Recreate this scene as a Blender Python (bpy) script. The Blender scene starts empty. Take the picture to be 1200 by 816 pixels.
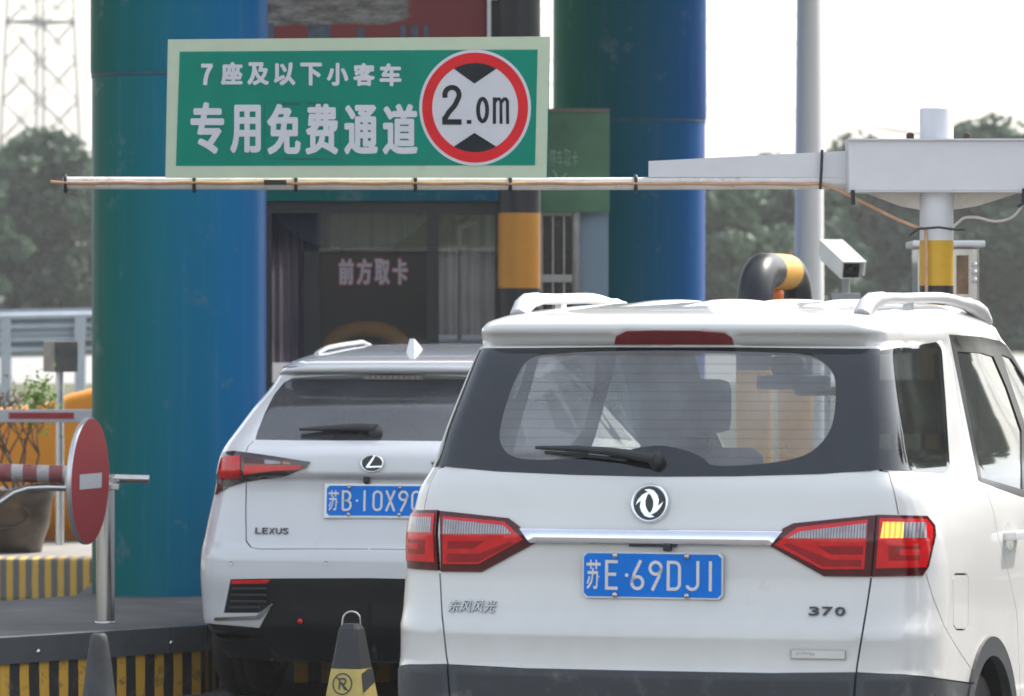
import bpy, bmesh, math, random
from mathutils import Vector, Matrix
from mathutils.bvhtree import BVHTree
from mathutils.geometry import delaunay_2d_cdt

rng = random.Random(7)
scene = bpy.context.scene
COL = scene.collection
PI = math.pi
F = 6256.0            # focal length in pixels of a 1200 px wide frame
CX, CY, CH = 600.0, 385.0, 1.65

def W(px, py, D):
    """point at depth D seen at (px, py)"""
    return Vector(((px - CX) / F * D, D, CH - (py - CY) / F * D))

# ------------------------------------------------------------------ materials
def new_mat(name):
    m = bpy.data.materials.new(name); m.use_nodes = True
    nt = m.node_tree; nt.nodes.clear()
    out = nt.nodes.new('ShaderNodeOutputMaterial')
    return m, nt, out

def N(nt, t, **kw):
    n = nt.nodes.new(t)
    for k, v in kw.items():
        if hasattr(n, k): setattr(n, k, v)
        else: n.inputs[k].default_value = v
    return n

def c4(c): return (c[0], c[1], c[2], 1.0)

def mat(name, col, rough=0.5, metal=0.0, coat=0.0, var=0.12, scale=6.0, bump=0.0, bscale=60.0,
        col2=None, streak=0.0, emit=None, spec=0.5, dirt=None):
    """plain procedural surface: noise-varied colour, optional bump, streaks and a wear colour"""
    m, nt, out = new_mat(name)
    p = N(nt, 'ShaderNodeBsdfPrincipled')
    L = nt.links.new
    p.inputs['Roughness'].default_value = rough
    p.inputs['Metallic'].default_value = metal
    p.inputs['Coat Weight'].default_value = coat
    p.inputs['Coat Roughness'].default_value = 0.04
    p.inputs['Specular IOR Level'].default_value = spec
    tc = N(nt, 'ShaderNodeTexCoord')
    mp = N(nt, 'ShaderNodeMapping')
    L(tc.outputs['Object'], mp.inputs['Vector'])
    if streak: mp.inputs['Scale'].default_value = (1, 1, 1.0 - streak)
    nz = N(nt, 'ShaderNodeTexNoise'); nz.inputs['Scale'].default_value = scale
    nz.inputs['Detail'].default_value = 6; nz.inputs['Roughness'].default_value = 0.65
    L(mp.outputs['Vector'], nz.inputs['Vector'])
    rp = N(nt, 'ShaderNodeValToRGB')
    e = rp.color_ramp.elements
    b = col2 if col2 else tuple(max(0, c * (1 - var)) for c in col)
    a = tuple(min(1, c * (1 + var * 0.6)) for c in col)
    e[0].position, e[1].position = 0.34, 0.66
    e[0].color, e[1].color = c4(b), c4(a)
    L(nz.outputs['Fac'], rp.inputs['Fac'])
    src = rp.outputs['Color']
    if dirt:
        n2 = N(nt, 'ShaderNodeTexNoise'); n2.inputs['Scale'].default_value = dirt[1]
        n2.inputs['Detail'].default_value = 8; n2.inputs['Roughness'].default_value = 0.75
        L(tc.outputs['Object'], n2.inputs['Vector'])
        r2 = N(nt, 'ShaderNodeValToRGB'); r2.color_ramp.elements[0].position = dirt[2]
        r2.color_ramp.elements[1].position = min(1, dirt[2] + 0.18)
        L(n2.outputs['Fac'], r2.inputs['Fac'])
        mx = N(nt, 'ShaderNodeMix', data_type='RGBA')
        L(r2.outputs['Color'], mx.inputs['Factor']); L(src, mx.inputs['A'])
        mx.inputs['B'].default_value = c4(dirt[0]); src = mx.outputs['Result']
    L(src, p.inputs['Base Color'])
    # roughness variation
    mr = N(nt, 'ShaderNodeMapRange'); mr.inputs['To Min'].default_value = max(0, rough * 0.8)
    mr.inputs['To Max'].default_value = min(1, rough * 1.25 + 0.02)
    L(nz.outputs['Fac'], mr.inputs['Value']); L(mr.outputs['Result'], p.inputs['Roughness'])
    if bump:
        nb = N(nt, 'ShaderNodeTexNoise'); nb.inputs['Scale'].default_value = bscale
        nb.inputs['Detail'].default_value = 5
        L(tc.outputs['Object'], nb.inputs['Vector'])
        bp = N(nt, 'ShaderNodeBump'); bp.inputs['Strength'].default_value = bump
        bp.inputs['Distance'].default_value = 0.01
        L(nb.outputs['Fac'], bp.inputs['Height']); L(bp.outputs['Normal'], p.inputs['Normal'])
    if emit:
        p.inputs['Emission Color'].default_value = c4(emit[0]); p.inputs['Emission Strength'].default_value = emit[1]
    L(p.outputs['BSDF'], out.inputs['Surface'])
    return m

def stripes(name, cA, cB, axis=(1, 0, 0), period=0.1, duty=0.5, rough=0.6, worn=(0.12, 0.11, 0.1), offset=0.0, wear=0.56, dim=0.0):
    """painted hazard stripes along an object-space direction, with worn patches"""
    m, nt, out = new_mat(name); L = nt.links.new
    p = N(nt, 'ShaderNodeBsdfPrincipled'); p.inputs['Roughness'].default_value = rough
    tc = N(nt, 'ShaderNodeTexCoord')
    d = N(nt, 'ShaderNodeVectorMath', operation='DOT_PRODUCT'); d.inputs[1].default_value = axis
    L(tc.outputs['Object'], d.inputs[0])
    nz0 = N(nt, 'ShaderNodeTexNoise'); nz0.inputs['Scale'].default_value = 9.0
    L(tc.outputs['Object'], nz0.inputs['Vector'])
    wob = N(nt, 'ShaderNodeMath', operation='MULTIPLY_ADD'); wob.inputs[1].default_value = period * 0.10; 
    L(nz0.outputs['Fac'], wob.inputs[0]); L(d.outputs['Value'], wob.inputs[2])
    dv = N(nt, 'ShaderNodeMath', operation='MULTIPLY_ADD'); dv.inputs[1].default_value = 1.0 / period; dv.inputs[2].default_value = offset
    L(wob.outputs[0], dv.inputs[0])
    fr = N(nt, 'ShaderNodeMath', operation='FRACT'); L(dv.outputs[0], fr.inputs[0])
    lt = N(nt, 'ShaderNodeMath', operation='LESS_THAN'); lt.inputs[1].default_value = duty; L(fr.outputs[0], lt.inputs[0])
    mx = N(nt, 'ShaderNodeMix', data_type='RGBA'); L(lt.outputs[0], mx.inputs['Factor'])
    mx.inputs['A'].default_value = c4(cA); mx.inputs['B'].default_value = c4(cB)
    nz = N(nt, 'ShaderNodeTexNoise'); nz.inputs['Scale'].default_value = 14; nz.inputs['Detail'].default_value = 8
    nz.inputs['Roughness'].default_value = 0.7
    L(tc.outputs['Object'], nz.inputs['Vector'])
    rp = N(nt, 'ShaderNodeValToRGB'); rp.color_ramp.elements[0].position = wear; rp.color_ramp.elements[1].position = wear + 0.16
    L(nz.outputs['Fac'], rp.inputs['Fac'])
    m2 = N(nt, 'ShaderNodeMix', data_type='RGBA'); L(rp.outputs['Color'], m2.inputs['Factor'])
    L(mx.outputs['Result'], m2.inputs['A']); m2.inputs['B'].default_value = c4(worn)
    L(m2.outputs['Result'], p.inputs['Base Color']); L(p.outputs['BSDF'], out.inputs['Surface'])
    return m

def glass(name, tint=(0.5, 0.52, 0.54), rough=0.0, dust=0.08, dustcol=(0.5, 0.5, 0.5), lines=False, ior=1.5, frit=None):
    """thin tinted pane: transparent + mirror by Fresnel + a film of dust"""
    m, nt, out = new_mat(name); L = nt.links.new
    tr = N(nt, 'ShaderNodeBsdfTransparent'); tr.inputs['Color'].default_value = c4(tint)
    gl = N(nt, 'ShaderNodeBsdfGlossy'); gl.inputs['Roughness'].default_value = rough; gl.inputs['Color'].default_value = (0.95, 0.97, 1, 1)
    fr = N(nt, 'ShaderNodeFresnel'); geo = N(nt, 'ShaderNodeNewGeometry'); mi_ = N(nt, 'ShaderNodeMapRange'); mi_.inputs['To Min'].default_value = ior; mi_.inputs['To Max'].default_value = 1 / ior
    L(geo.outputs['Backfacing'], mi_.inputs['Value']); L(mi_.outputs[0], fr.inputs['IOR'])   # a pane mirrors alike on both faces
    m1 = N(nt, 'ShaderNodeMixShader'); L(fr.outputs[0], m1.inputs[0]); L(tr.outputs[0], m1.inputs[1]); L(gl.outputs[0], m1.inputs[2])
    tc = N(nt, 'ShaderNodeTexCoord')
    nz = N(nt, 'ShaderNodeTexNoise'); nz.inputs['Scale'].default_value = 5; nz.inputs['Detail'].default_value = 7
    L(tc.outputs['Object'], nz.inputs['Vector'])
    mr = N(nt, 'ShaderNodeMapRange'); mr.inputs['From Min'].default_value = 0.3; mr.inputs['From Max'].default_value = 0.75
    mr.inputs['To Min'].default_value = dust * 0.75; mr.inputs['To Max'].default_value = dust * 1.35
    L(nz.outputs['Fac'], mr.inputs['Value'])
    df = N(nt, 'ShaderNodeBsdfDiffuse'); df.inputs['Color'].default_value = c4(dustcol)
    m2 = N(nt, 'ShaderNodeMixShader'); L(mr.outputs[0], m2.inputs[0]); L(m1.outputs[0], m2.inputs[1]); L(df.outputs[0], m2.inputs[2])
    last = m2
    if lines:   # heater wires
        sp = N(nt, 'ShaderNodeSeparateXYZ'); L(tc.outputs['Object'], sp.inputs[0])
        mu = N(nt, 'ShaderNodeMath', operation='MULTIPLY'); mu.inputs[1].default_value = 1 / 0.028; L(sp.outputs['Z'], mu.inputs[0])
        fc = N(nt, 'ShaderNodeMath', operation='FRACT'); L(mu.outputs[0], fc.inputs[0])
        lt = N(nt, 'ShaderNodeMath', operation='LESS_THAN'); lt.inputs[1].default_value = 0.10; L(fc.outputs[0], lt.inputs[0])
        mm = N(nt, 'ShaderNodeMath', operation='MULTIPLY'); mm.inputs[1].default_value = 0.35; L(lt.outputs[0], mm.inputs[0])
        wd = N(nt, 'ShaderNodeBsdfDiffuse'); wd.inputs['Color'].default_value = (0.10, 0.07, 0.06, 1)
        m3 = N(nt, 'ShaderNodeMixShader'); L(mm.outputs[0], m3.inputs[0]); L(m2.outputs[0], m3.inputs[1]); L(wd.outputs[0], m3.inputs[2])
        last = m3
    L(last.outputs[0], out.inputs['Surface'])
    return m

# ------------------------------------------------------------------ mesh builder
class MB:
    def __init__(self):
        self.v = []; self.f = []; self.fm = []; self.sm = []; self.M = Matrix.Identity(4)
        self.n = {}           # custom normals: (face index, corner) not needed; per vertex index
    def frame(self, p, x, y, n):
        m = Matrix.Identity(4)
        for i, a in enumerate((x, y, n)):
            for r in range(3): m[r][i] = a[r]
        for r in range(3): m[r][3] = p[r]
        self.M = m; return self
    def add(self, vs, fs, mi=0, smooth=False):
        b = len(self.v)
        for q in vs: self.v.append(self.M @ Vector(q))
        for f in fs:
            self.f.append(tuple(b + i for i in f)); self.fm.append(mi); self.sm.append(smooth)
        return b
    def box(self, x0, x1, y0, y1, z0, z1, mi=0, bev=0.0):
        if bev > 0:
            bm = bmesh.new(); bmesh.ops.create_cube(bm, size=1)
            for v in bm.verts:
                v.co = Vector(((x0 + x1) / 2 + v.co.x * (x1 - x0), (y0 + y1) / 2 + v.co.y * (y1 - y0), (z0 + z1) / 2 + v.co.z * (z1 - z0)))
            bmesh.ops.bevel(bm, geom=bm.edges[:], offset=bev, segments=2, profile=0.6, affect='EDGES')
            self.from_bm(bm, mi); return
        self.add([(x0, y0, z0), (x1, y0, z0), (x1, y1, z0), (x0, y1, z0), (x0, y0, z1), (x1, y0, z1), (x1, y1, z1), (x0, y1, z1)],
                 [(3, 2, 1, 0), (4, 5, 6, 7), (0, 1, 5, 4), (1, 2, 6, 5), (2, 3, 7, 6), (3, 0, 4, 7)], mi)
    def from_bm(self, bm, mi=0, smooth=False):
        bm.verts.index_update()
        self.add([v.co.copy() for v in bm.verts], [tuple(v.index for v in f.verts) for f in bm.faces], mi, smooth)
        bm.free()
    def prism(self, pts, d0, d1, axis='Z', mi=0, cap=True, mi_side=None):
        """2D outline extruded: axis Y -> pts are (x,z); Z -> (x,y); X -> (y,z)"""
        def P(p, d):
            return (p[0], p[1], d) if axis == 'Z' else ((p[0], d, p[1]) if axis == 'Y' else (d, p[0], p[1]))
        n = len(pts)
        ar = sum(pts[i][0] * pts[(i + 1) % n][1] - pts[(i + 1) % n][0] * pts[i][1] for i in range(n))
        if ar < 0: pts = pts[::-1]
        vs = [P(p, d0) for p in pts] + [P(p, d1) for p in pts]
        fs = [(i, (i + 1) % n, n + (i + 1) % n, n + i) for i in range(n)]
        if axis == 'Y': fs = [f[::-1] for f in fs]
        caps = [tuple(range(n))[::-1], tuple(range(n, 2 * n))]
        if axis == 'Y': caps = [c[::-1] for c in caps]
        if d1 < d0: fs = [f[::-1] for f in fs]; caps = [c[::-1] for c in caps]
        self.add(vs, fs, mi if mi_side is None else mi_side)
        if cap: self.add(vs, caps, mi)
    def sheet(self, pts, d, mi=0):
        self.add([(p[0], p[1], d) for p in pts], [tuple(range(len(pts)))], mi)
    def tube(self, path, r, seg=12, mi=0, caps=True, closed=False, flat=1.0):
        path = [Vector(p) for p in path]; n = len(path)
        rs = r if isinstance(r, (list, tuple)) else [r] * n
        rings = []; up = None
        for i in range(n):
            a = path[i - 1] if (i > 0 or closed) else path[i]
            b = path[(i + 1) % n] if (i < n - 1 or closed) else path[i]
            t = (b - a).normalized()
            if up is None:
                up = Vector((0, 0, 1)) if abs(t.z) < 0.9 else Vector((1, 0, 0))
            s = t.cross(up)
            if s.length < 1e-6: s = t.cross(Vector((0, 1, 0)))
            s.normalize(); u = s.cross(t).normalized(); up = u
            rings.append([path[i] + (s * math.cos(2 * PI * k / seg) + u * math.sin(2 * PI * k / seg) * flat) * rs[i] for k in range(seg)])
        vs = [q for ring in rings for q in ring]; fs = []
        for i in range(n - 1 if not closed else n):
            j = (i + 1) % n
            for k in range(seg):
                fs.append((i * seg + k, j * seg + k, j * seg + (k + 1) % seg, i * seg + (k + 1) % seg))
        fs = [f[::-1] for f in fs]
        self.add(vs, fs, mi, True)
        if caps and not closed:
            self.add(rings[0], [tuple(range(seg))], mi); self.add(rings[-1], [tuple(range(seg))[::-1]], mi)
    def lathe(self, prof, c=(0, 0, 0), axis='Z', seg=32, mi=0, smooth=True, a0=0, a1=2 * PI):
        """prof: list of (r, h)"""
        c = Vector(c); full = abs(a1 - a0 - 2 * PI) < 1e-6
        m = seg if full else seg + 1
        vs = []
        for (r, h) in prof:
            for k in range(m):
                a = a0 + (a1 - a0) * k / seg
                if axis == 'Z': q = Vector((r * math.cos(a), r * math.sin(a), h))
                elif axis == 'Y': q = Vector((r * math.cos(a), h, -r * math.sin(a)))
                else: q = Vector((h, r * math.cos(a), r * math.sin(a)))
                vs.append(c + q)
        fs = []
        for i in range(len(prof) - 1):
            for k in range(seg):
                k2 = (k + 1) % m if full else k + 1
                fs.append((i * m + k, i * m + k2, (i + 1) * m + k2, (i + 1) * m + k))
        self.add(vs, fs, mi, smooth)
    def ribbon(self, pts, w, d, mi=0):
        """flat stroke of width w along 2D pts at height d (mitred)"""
        n = len(pts); P = [Vector((p[0], p[1])) for p in pts]
        closed = n > 2 and (P[0] - P[-1]).length < 1e-6
        if closed: P = P[:-1]; n -= 1
        vs = []
        for i in range(n):
            a = P[i - 1] if (i > 0 or closed) else None
            b = P[(i + 1) % n] if (i < n - 1 or closed) else None
            t1 = (P[i] - a).normalized() if a is not None else None
            t2 = (b - P[i]).normalized() if b is not None else None
            t1 = t1 or t2; t2 = t2 or t1
            n1 = Vector((-t1.y, t1.x)); n2 = Vector((-t2.y, t2.x))
            m = n1 + n2
            m = m.normalized() if m.length > 1e-6 else n1
            k = min(2.0, 1 / max(0.3, m.dot(n1)))
            vs += [(P[i].x + m.x * w / 2 * k, P[i].y + m.y * w / 2 * k, d), (P[i].x - m.x * w / 2 * k, P[i].y - m.y * w / 2 * k, d)]
        fs = []
        for i in range(n if closed else n - 1):
            j = (i + 1) % n
            fs.append((2 * i, 2 * i + 1, 2 * j + 1, 2 * j))
        self.add(vs, fs, mi)
    def heavy(self, s, x0, y0, x1, y1, d, w, mi=0):
        """a glyph thickened to a bold cut by w, still inside its rectangle"""
        k = 0
        for ring, n in ((1.0, 12), (0.5, 6)):
            for i in range(n):
                a = 2 * PI * i / n + .26; ox, oy = math.cos(a) * w * ring, math.sin(a) * w * ring
                self.text(s, x0 + w + ox, y0 + w + oy, x1 - w + ox, y1 - w + oy, d + k * 0.00006, mi); k += 1
        self.text(s, x0 + w, y0 + w, x1 - w, y1 - w, d + k * 0.00006, mi)
    def text(self, s, x0, y0, x1, y1, d, mi=0, bold=0.0, shear=0.0, thick=0.0):
        """one glyph or word fitted to a rectangle of the current frame"""
        vs, fs = glyph(s, bold)
        xs = [v[0] for v in vs]; ys = [v[1] for v in vs]
        ax, bx, ay, by = min(xs), max(xs), min(ys), max(ys)
        out = []
        for v in vs:
            y = y0 + (v[1] - ay) / max(1e-6, by - ay) * (y1 - y0)
            x = x0 + (v[0] - ax) / max(1e-6, bx - ax) * (x1 - x0) + shear * (y - y0)
            out.append((x, y, d))
        self.add(out, fs, mi)
        if thick:
            cnt = {}
            for f in fs:
                for i in range(len(f)):
                    e = (f[i], f[(i + 1) % len(f)])
                    cnt[e] = cnt.get(e, 0) + 1
            wv = []; wf = []
            for (a, b) in cnt:
                if (b, a) not in cnt:
                    k = len(wv)
                    pa, pb = out[a], out[b]
                    wv += [pa, pb, (pb[0], pb[1], d - thick), (pa[0], pa[1], d - thick)]
                    wf.append((k + 3, k + 2, k + 1, k))
            self.add(wv, wf, mi)
    def build(self, name, mats, parent=None, world=True, kind=None):
        mats = mats if isinstance(mats, (list, tuple)) else [mats]
        me = bpy.data.meshes.new(name)
        off = Vector((0, 0, 0))
        if parent is not None and world: off = parent.get('_w', None); off = Vector(off) if off is not None else Vector((0, 0, 0))
        me.from_pydata([tuple(q - off) for q in self.v], [], self.f)
        for m in mats: me.materials.append(m)
        me.polygons.foreach_set('material_index', self.fm)
        me.polygons.foreach_set('use_smooth', self.sm)
        me.update()
        o = bpy.data.objects.new(name, me); COL.objects.link(o)
        if parent is not None:
            o.parent = parent
            if world and parent.get('_w') is not None: o['_w'] = parent['_w']
        if kind: o['kind'] = kind
        return o

_gc = {}
def glyph(s, bold=0.0):
    k = (s, bold)
    if k not in _gc:
        c = bpy.data.curves.new('lettering', 'FONT'); c.body = s; c.size = 1; c.offset = bold; c.resolution_u = 4
        o = bpy.data.objects.new('lettering', c); COL.objects.link(o)
        bpy.context.view_layer.update()
        m = bpy.data.meshes.new_from_object(o.evaluated_get(bpy.context.evaluated_depsgraph_get()))
        _gc[k] = ([tuple(v.co[:2]) for v in m.vertices], [tuple(p.vertices) for p in m.polygons])
        bpy.data.objects.remove(o); bpy.data.curves.remove(c); bpy.data.meshes.remove(m)
    return _gc[k]

def tag(o, label=None, cat=None, group=None, kind=None):
    if label: o['label'] = label
    if cat: o['category'] = cat
    if group: o['group'] = group
    if kind: o['kind'] = kind
    return o

def thing(name, label, cat, loc=(0, 0, 0), rotz=0.0, group=None, local=False):
    o = bpy.data.objects.new(name, None); COL.objects.link(o)
    o.empty_display_size = 0.2
    o.location = loc; o.rotation_euler = (0, 0, rotz)
    if not local: o['_w'] = tuple(loc)
    return tag(o, label, cat, group)

def dup(root, loc, label=None, rotz=None, scale=None):
    r = root.copy(); COL.objects.link(r); r.location = loc
    if rotz is not None: r.rotation_euler = (0, 0, rotz)
    if scale: r.scale = scale
    if label: r['label'] = label
    for ch in list(root.children):
        c = ch.copy(); COL.objects.link(c); c.parent = r
        for g in list(ch.children):
            d = g.copy(); COL.objects.link(d); d.parent = c
    return r

def smooth(P, k=5):
    """closed outline rounded through its points"""
    n = len(P); out = []
    for i in range(n):
        a, b, c, d = (Vector(P[(i + j - 1) % n]) for j in range(4))
        for j in range(k):
            t = j / k
            q = .5 * ((2 * b) + (c - a) * t + (2 * a - 5 * b + 4 * c - d) * t * t + (3 * b - a - 3 * c + d) * t ** 3)
            out.append((q.x, q.y))
    return out
def arc(cx, cy, r, a0, a1, n=12, ry=None):
    ry = r if ry is None else ry
    return [(cx + r * math.cos(math.radians(a0 + (a1 - a0) * i / n)), cy + ry * math.sin(math.radians(a0 + (a1 - a0) * i / n))) for i in range(n + 1)]

# plate characters as strokes in a 45 x 90 cell (centre lines, mm)
def plate_strokes(ch):
    a = 5; x0, x1, y0, y1 = a, 40, a, 85
    r = 17.5
    if ch == 'E': return [[(x1, y0), (x0, y0), (x0, y1), (x1, y1)], [(x0, 47), (35, 47)]]
    if ch == '1': return [[(22, 0), (22, 90)]]
    if ch == 'I': return [[(22, 0), (22, 90)]]
    if ch == '0': return [arc(22.5, y0 + r, r, 180, 360) + arc(22.5, y1 - r, r, 0, 180) + [(x0, y0 + r)]]
    if ch == 'D': return [[(x0, y0)] + arc(x1 - 16, y0 + 16, 16, 270, 360) + arc(x1 - 16, y1 - 16, 16, 0, 90) + [(x0, y1), (x0, y0)]]
    if ch == 'J': return [arc(22.5, y0 + r, r, 200, 360) + [(x1, 90)]]
    if ch == 'X': return [[(x0 - 1, 0), (x1 + 1, 90)], [(x0 - 1, 90), (x1 + 1, 0)]]
    if ch == 'B': return [[(x0, y0)] + arc(x1 - 18, y0 + 20, 18, 270, 450, 14, 20) + [(x0, y0 + 40)], [(x0, y0 + 40)] + arc(x1 - 20, y0 + 60, 17, 270, 450, 14, 20) + [(x0, y1), (x0, y0)]]
    six = arc(22.5, y0 + 18, r, 0, 360, 22, 18)
    tail = [(33, 90), (13, 50)] + arc(22.5, y0 + 18, r, 140, 185, 5, 18)
    if ch == '6': return [six, tail]
    if ch == '9': return [[(45 - x, 90 - y) for x, y in q] for q in (six, tail)]
    return []
# ------------------------------------------------------------------ car bodies
class Body:
    """A car body as a smooth stack of plan outlines, addressed by (U, V):
    U runs round the plan from the middle of the tail, V up the tail and over the roof."""
    def __init__(self, keys, origin, yaw, a=0.62, c=0.34, L=3.5, bulge=0.02):
        self.a, self.c, self.L, self.bulge = a, c, L, bulge
        self.K = keys; self.V = [0.0]
        for p, q in zip(keys, keys[1:]):
            self.V.append(self.V[-1] + math.sqrt((q[0] - p[0]) ** 2 + (q[2] - p[2]) ** 2 + 0.3 * (q[1] - p[1]) ** 2) + 0.002)
        self.Vmax = self.V[-1]
        self.half = a + c + L + c + a
        self.o = Vector(origin); self.R = Matrix.Rotation(-yaw, 3, 'Z')
        self.Ri = self.R.transposed()
        self._bvh()
    def sec(self, v):
        V = self.V; K = self.K; n = len(V)
        v = min(max(v, 0.0), self.Vmax)
        i = 0
        while i < n - 2 and v > V[i + 1]: i += 1
        h = V[i + 1] - V[i]; t = (v - V[i]) / h
        out = []
        for k in range(len(K[0])):
            p1, p2 = K[i][k], K[i + 1][k]
            d = (p2 - p1) / h
            # monotone slopes keep creases crisp
            def slope(j):
                if j == 0 or j == n - 1: 
                    return d
                d0 = (K[j][k] - K[j - 1][k]) / (V[j] - V[j - 1]); d1 = (K[j + 1][k] - K[j][k]) / (V[j + 1] - V[j])
                if d0 * d1 <= 0: return 0.0
                return 2 * d0 * d1 / (d0 + d1)
            m1, m2 = slope(i), slope(i + 1)
            t2, t3 = t * t, t * t * t
            out.append((2 * t3 - 3 * t2 + 1) * p1 + (t3 - 2 * t2 + t) * h * m1 + (-2 * t3 + 3 * t2) * p2 + (t3 - t2) * h * m2)
        return out
    def vz(self, z):
        """V of a height on the lower tail"""
        lo, hi = 0.0, self.Vmax
        for _ in range(50):
            m = (lo + hi) / 2
            if self.sec(m)[0] < z: lo = m
            else: hi = m
        return lo
    def S(self, u, v):
        z, w, yr, yf, R, Ry, bow, Rf, Rfy, bf = self.sec(v)
        R = min(R, w * 0.8); Rf = min(Rf, w * 0.8)
        s = 1 if u >= 0 else -1; u = abs(u)
        a, c, L = self.a, self.c, self.L
        ys = yr + bow + Ry; ye = yf - bf - Rfy
        if ye < ys + 0.05:
            m = (ye + ys) / 2; ys = m - 0.025; ye = m + 0.025
            Ry = max(0.01, min(Ry, ys - yr - 0.005)); bow = ys - yr - Ry
            Rfy = max(0.01, min(Rfy, yf - ye - 0.005)); bf = yf - ye - Rfy
        if u <= a + c:
            if u <= a: x = (w - R) * u / a; cor = 0.0
            else:
                ph = (u - a) / c * PI / 2; sn = math.sin(ph)
                x = w - R + R * sn; cor = Ry * (1 - math.cos(ph))
            y = yr + bow * (x / w) ** 2 + cor
        elif u <= a + c + L:
            q = (u - a - c) / L
            x = w + self.bulge * math.sin(PI * q) ** 2 * min(1.0, w / 0.5)
            y = ys + (ye - ys) * q
        else:
            q = u - a - c - L
            if q <= c:
                ph = q / c * PI / 2; x = w - Rf + Rf * math.cos(ph); cor = Rfy * (1 - math.sin(ph))
            else:
                x = (w - Rf) * (1 - (q - c) / a); cor = 0.0
            y = yf - bf * (x / w) ** 2 - cor
        return Vector((s * x, y, z))
    def Nrm(self, u, v):
        e = 0.004
        du = self.S(u + e, v) - self.S(u - e, v) if abs(u) > e else Vector((1, 0, 0))
        v0, v1 = max(0, v - e), min(self.Vmax, v + e)
        dv = self.S(u, v1) - self.S(u, v0)
        n = du.cross(dv)
        return n.normalized() if n.length > 1e-12 else Vector((0, 0, 1))
    def _bvh(self):
        us = []
        u = -self.half
        while u < self.half + 1e-6:
            us.append(min(u, self.half)); u += 0.02 if abs(u) < self.a + self.c + 0.1 else 0.06
        vs = [i * 0.012 for i in range(int(self.Vmax / 0.012) + 1)] + [self.Vmax]
        self.gu, self.gv = us, vs
        nv = len(vs)
        P = [self.S(u, v) for u in us for v in vs]
        T = []; self.tuv = []
        for i in range(len(us) - 1):
            for j in range(nv - 1):
                A, B, C, D = i * nv + j, (i + 1) * nv + j, (i + 1) * nv + j + 1, i * nv + j + 1
                T.append((A, B, C)); T.append((A, C, D))
        self.P, self.T, self.nv = P, T, nv
        self.bvh = BVHTree.FromPolygons(P, T, all_triangles=True)
    def ray(self, o, d):
        h = self.bvh.ray_cast(Vector(o), Vector(d).normalized())
        if h[0] is None: return None
        tri = self.T[h[2]]; p = h[0]
        a, b, c = (self.P[k] for k in tri)
        n = (b - a).cross(c - a); A = n.dot(n)
        wb = (p - a).cross(c - a).dot(n) / A if A else 0
        wc = (b - a).cross(p - a).dot(n) / A if A else 0
        wa = 1 - wb - wc
        uv = [(self.gu[k // self.nv], self.gv[k % self.nv]) for k in tri]
        return (wa * uv[0][0] + wb * uv[1][0] + wc * uv[2][0], wa * uv[0][1] + wb * uv[1][1] + wc * uv[2][1])
    def px(self, x, y):
        o = self.Ri @ (Vector((0, 0, CH)) - self.o); d = self.Ri @ Vector(((x - CX) / F, 1, -(y - CY) / F))
        return self.ray(o, d)
    def side(self, s, y, z): return self.ray((s * 4, y, z), (-s, 0, 0))
    def rear(self, x, z): return self.ray((x, -3, z), (0, 1, 0))
    def front(self, x, z): return self.ray((x, 9, z), (0, -1, 0))
    def pts(self, P, closed=True, step=7.0):
        out = []
        n = len(P)
        for i in range(n if closed else n - 1):
            a, b = P[i], P[(i + 1) % n]
            k = max(1, int(math.hypot(b[0] - a[0], b[1] - a[1]) / step))
            for j in range(k): out.append((a[0] + (b[0] - a[0]) * j / k, a[1] + (b[1] - a[1]) * j / k))
        if not closed: out.append(P[-1])
        r = [self.px(*q) for q in out]
        bad = [q for q, h in zip(out, r) if h is None]
        if bad: print('MISS', bad[:4])
        return [h for h in r if h]
    def sides(self, s, P, step=0.06, closed=True):
        out = []
        n = len(P)
        for i in range(n if closed else n - 1):
            a, b = P[i], P[(i + 1) % n]
            k = max(1, int(math.hypot(b[0] - a[0], b[1] - a[1]) / step))
            for j in range(k): out.append(self.side(s, a[0] + (b[0] - a[0]) * j / k, a[1] + (b[1] - a[1]) * j / k))
        if not closed: out.append(self.side(s, *P[-1]))
        return [h for h in out if h]
    def at(self, uv, off=0.0):
        """frame on the skin: point, right, up, out"""
        p = self.S(*uv); n = self.Nrm(*uv)
        up = Vector((0, 0, 1)); x = up.cross(n).normalized(); y = n.cross(x).normalized()
        return p + n * off, x, y, n
    # -------- regions
    def cut(self, regions, extra=()):
        """regions: list of (name, uv polygon), first match wins -> {name: triangles}"""
        polys = [(n, p, min(q[0] for q in p), max(q[0] for q in p), min(q[1] for q in p), max(q[1] for q in p)) for n, p in regions]
        vc = []; ed = []
        segs = []
        for n, p, *_ in polys:
            b = len(vc)
            for q in p: vc.append(Vector(q))
            for i in range(len(p)):
                ed.append((b + i, b + (i + 1) % len(p)))
        cell = {}
        for (a, b) in ed:
            A, B = vc[a], vc[b]; k = max(1, int((B - A).length / 0.006))
            for j in range(k + 1):
                q = A.lerp(B, j / k); cell[(round(q.x / 0.008), round(q.y / 0.008))] = 1
        us = []; u = -self.half
        lim = self.a + self.c + 0.35
        while u < self.half - 1e-6:
            us.append(u); u += 0.028 if abs(u) < lim else 0.075
        us.append(self.half)
        nv = int(self.Vmax / 0.026)
        for i, u in enumerate(us):
            for j in range(nv + 1):
                v = self.Vmax * j / nv
                if abs(u) > lim and j % 2 and j != nv: continue
                kx, ky = round(u / 0.008), round(v / 0.008)
                if any((kx + dx, ky + dy) in cell for dx in (-1, 0, 1) for dy in (-1, 0, 1)):
                    if not (abs(abs(u) - self.half) < 1e-6 or j in (0, nv)): continue
                vc.append(Vector((u, v)))
        V, Ee, Fa, *_ = delaunay_2d_cdt(vc, ed, [], 0, 1e-5)
        self.cv = [(q[0], q[1]) for q in V]
        res = {}
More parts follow.
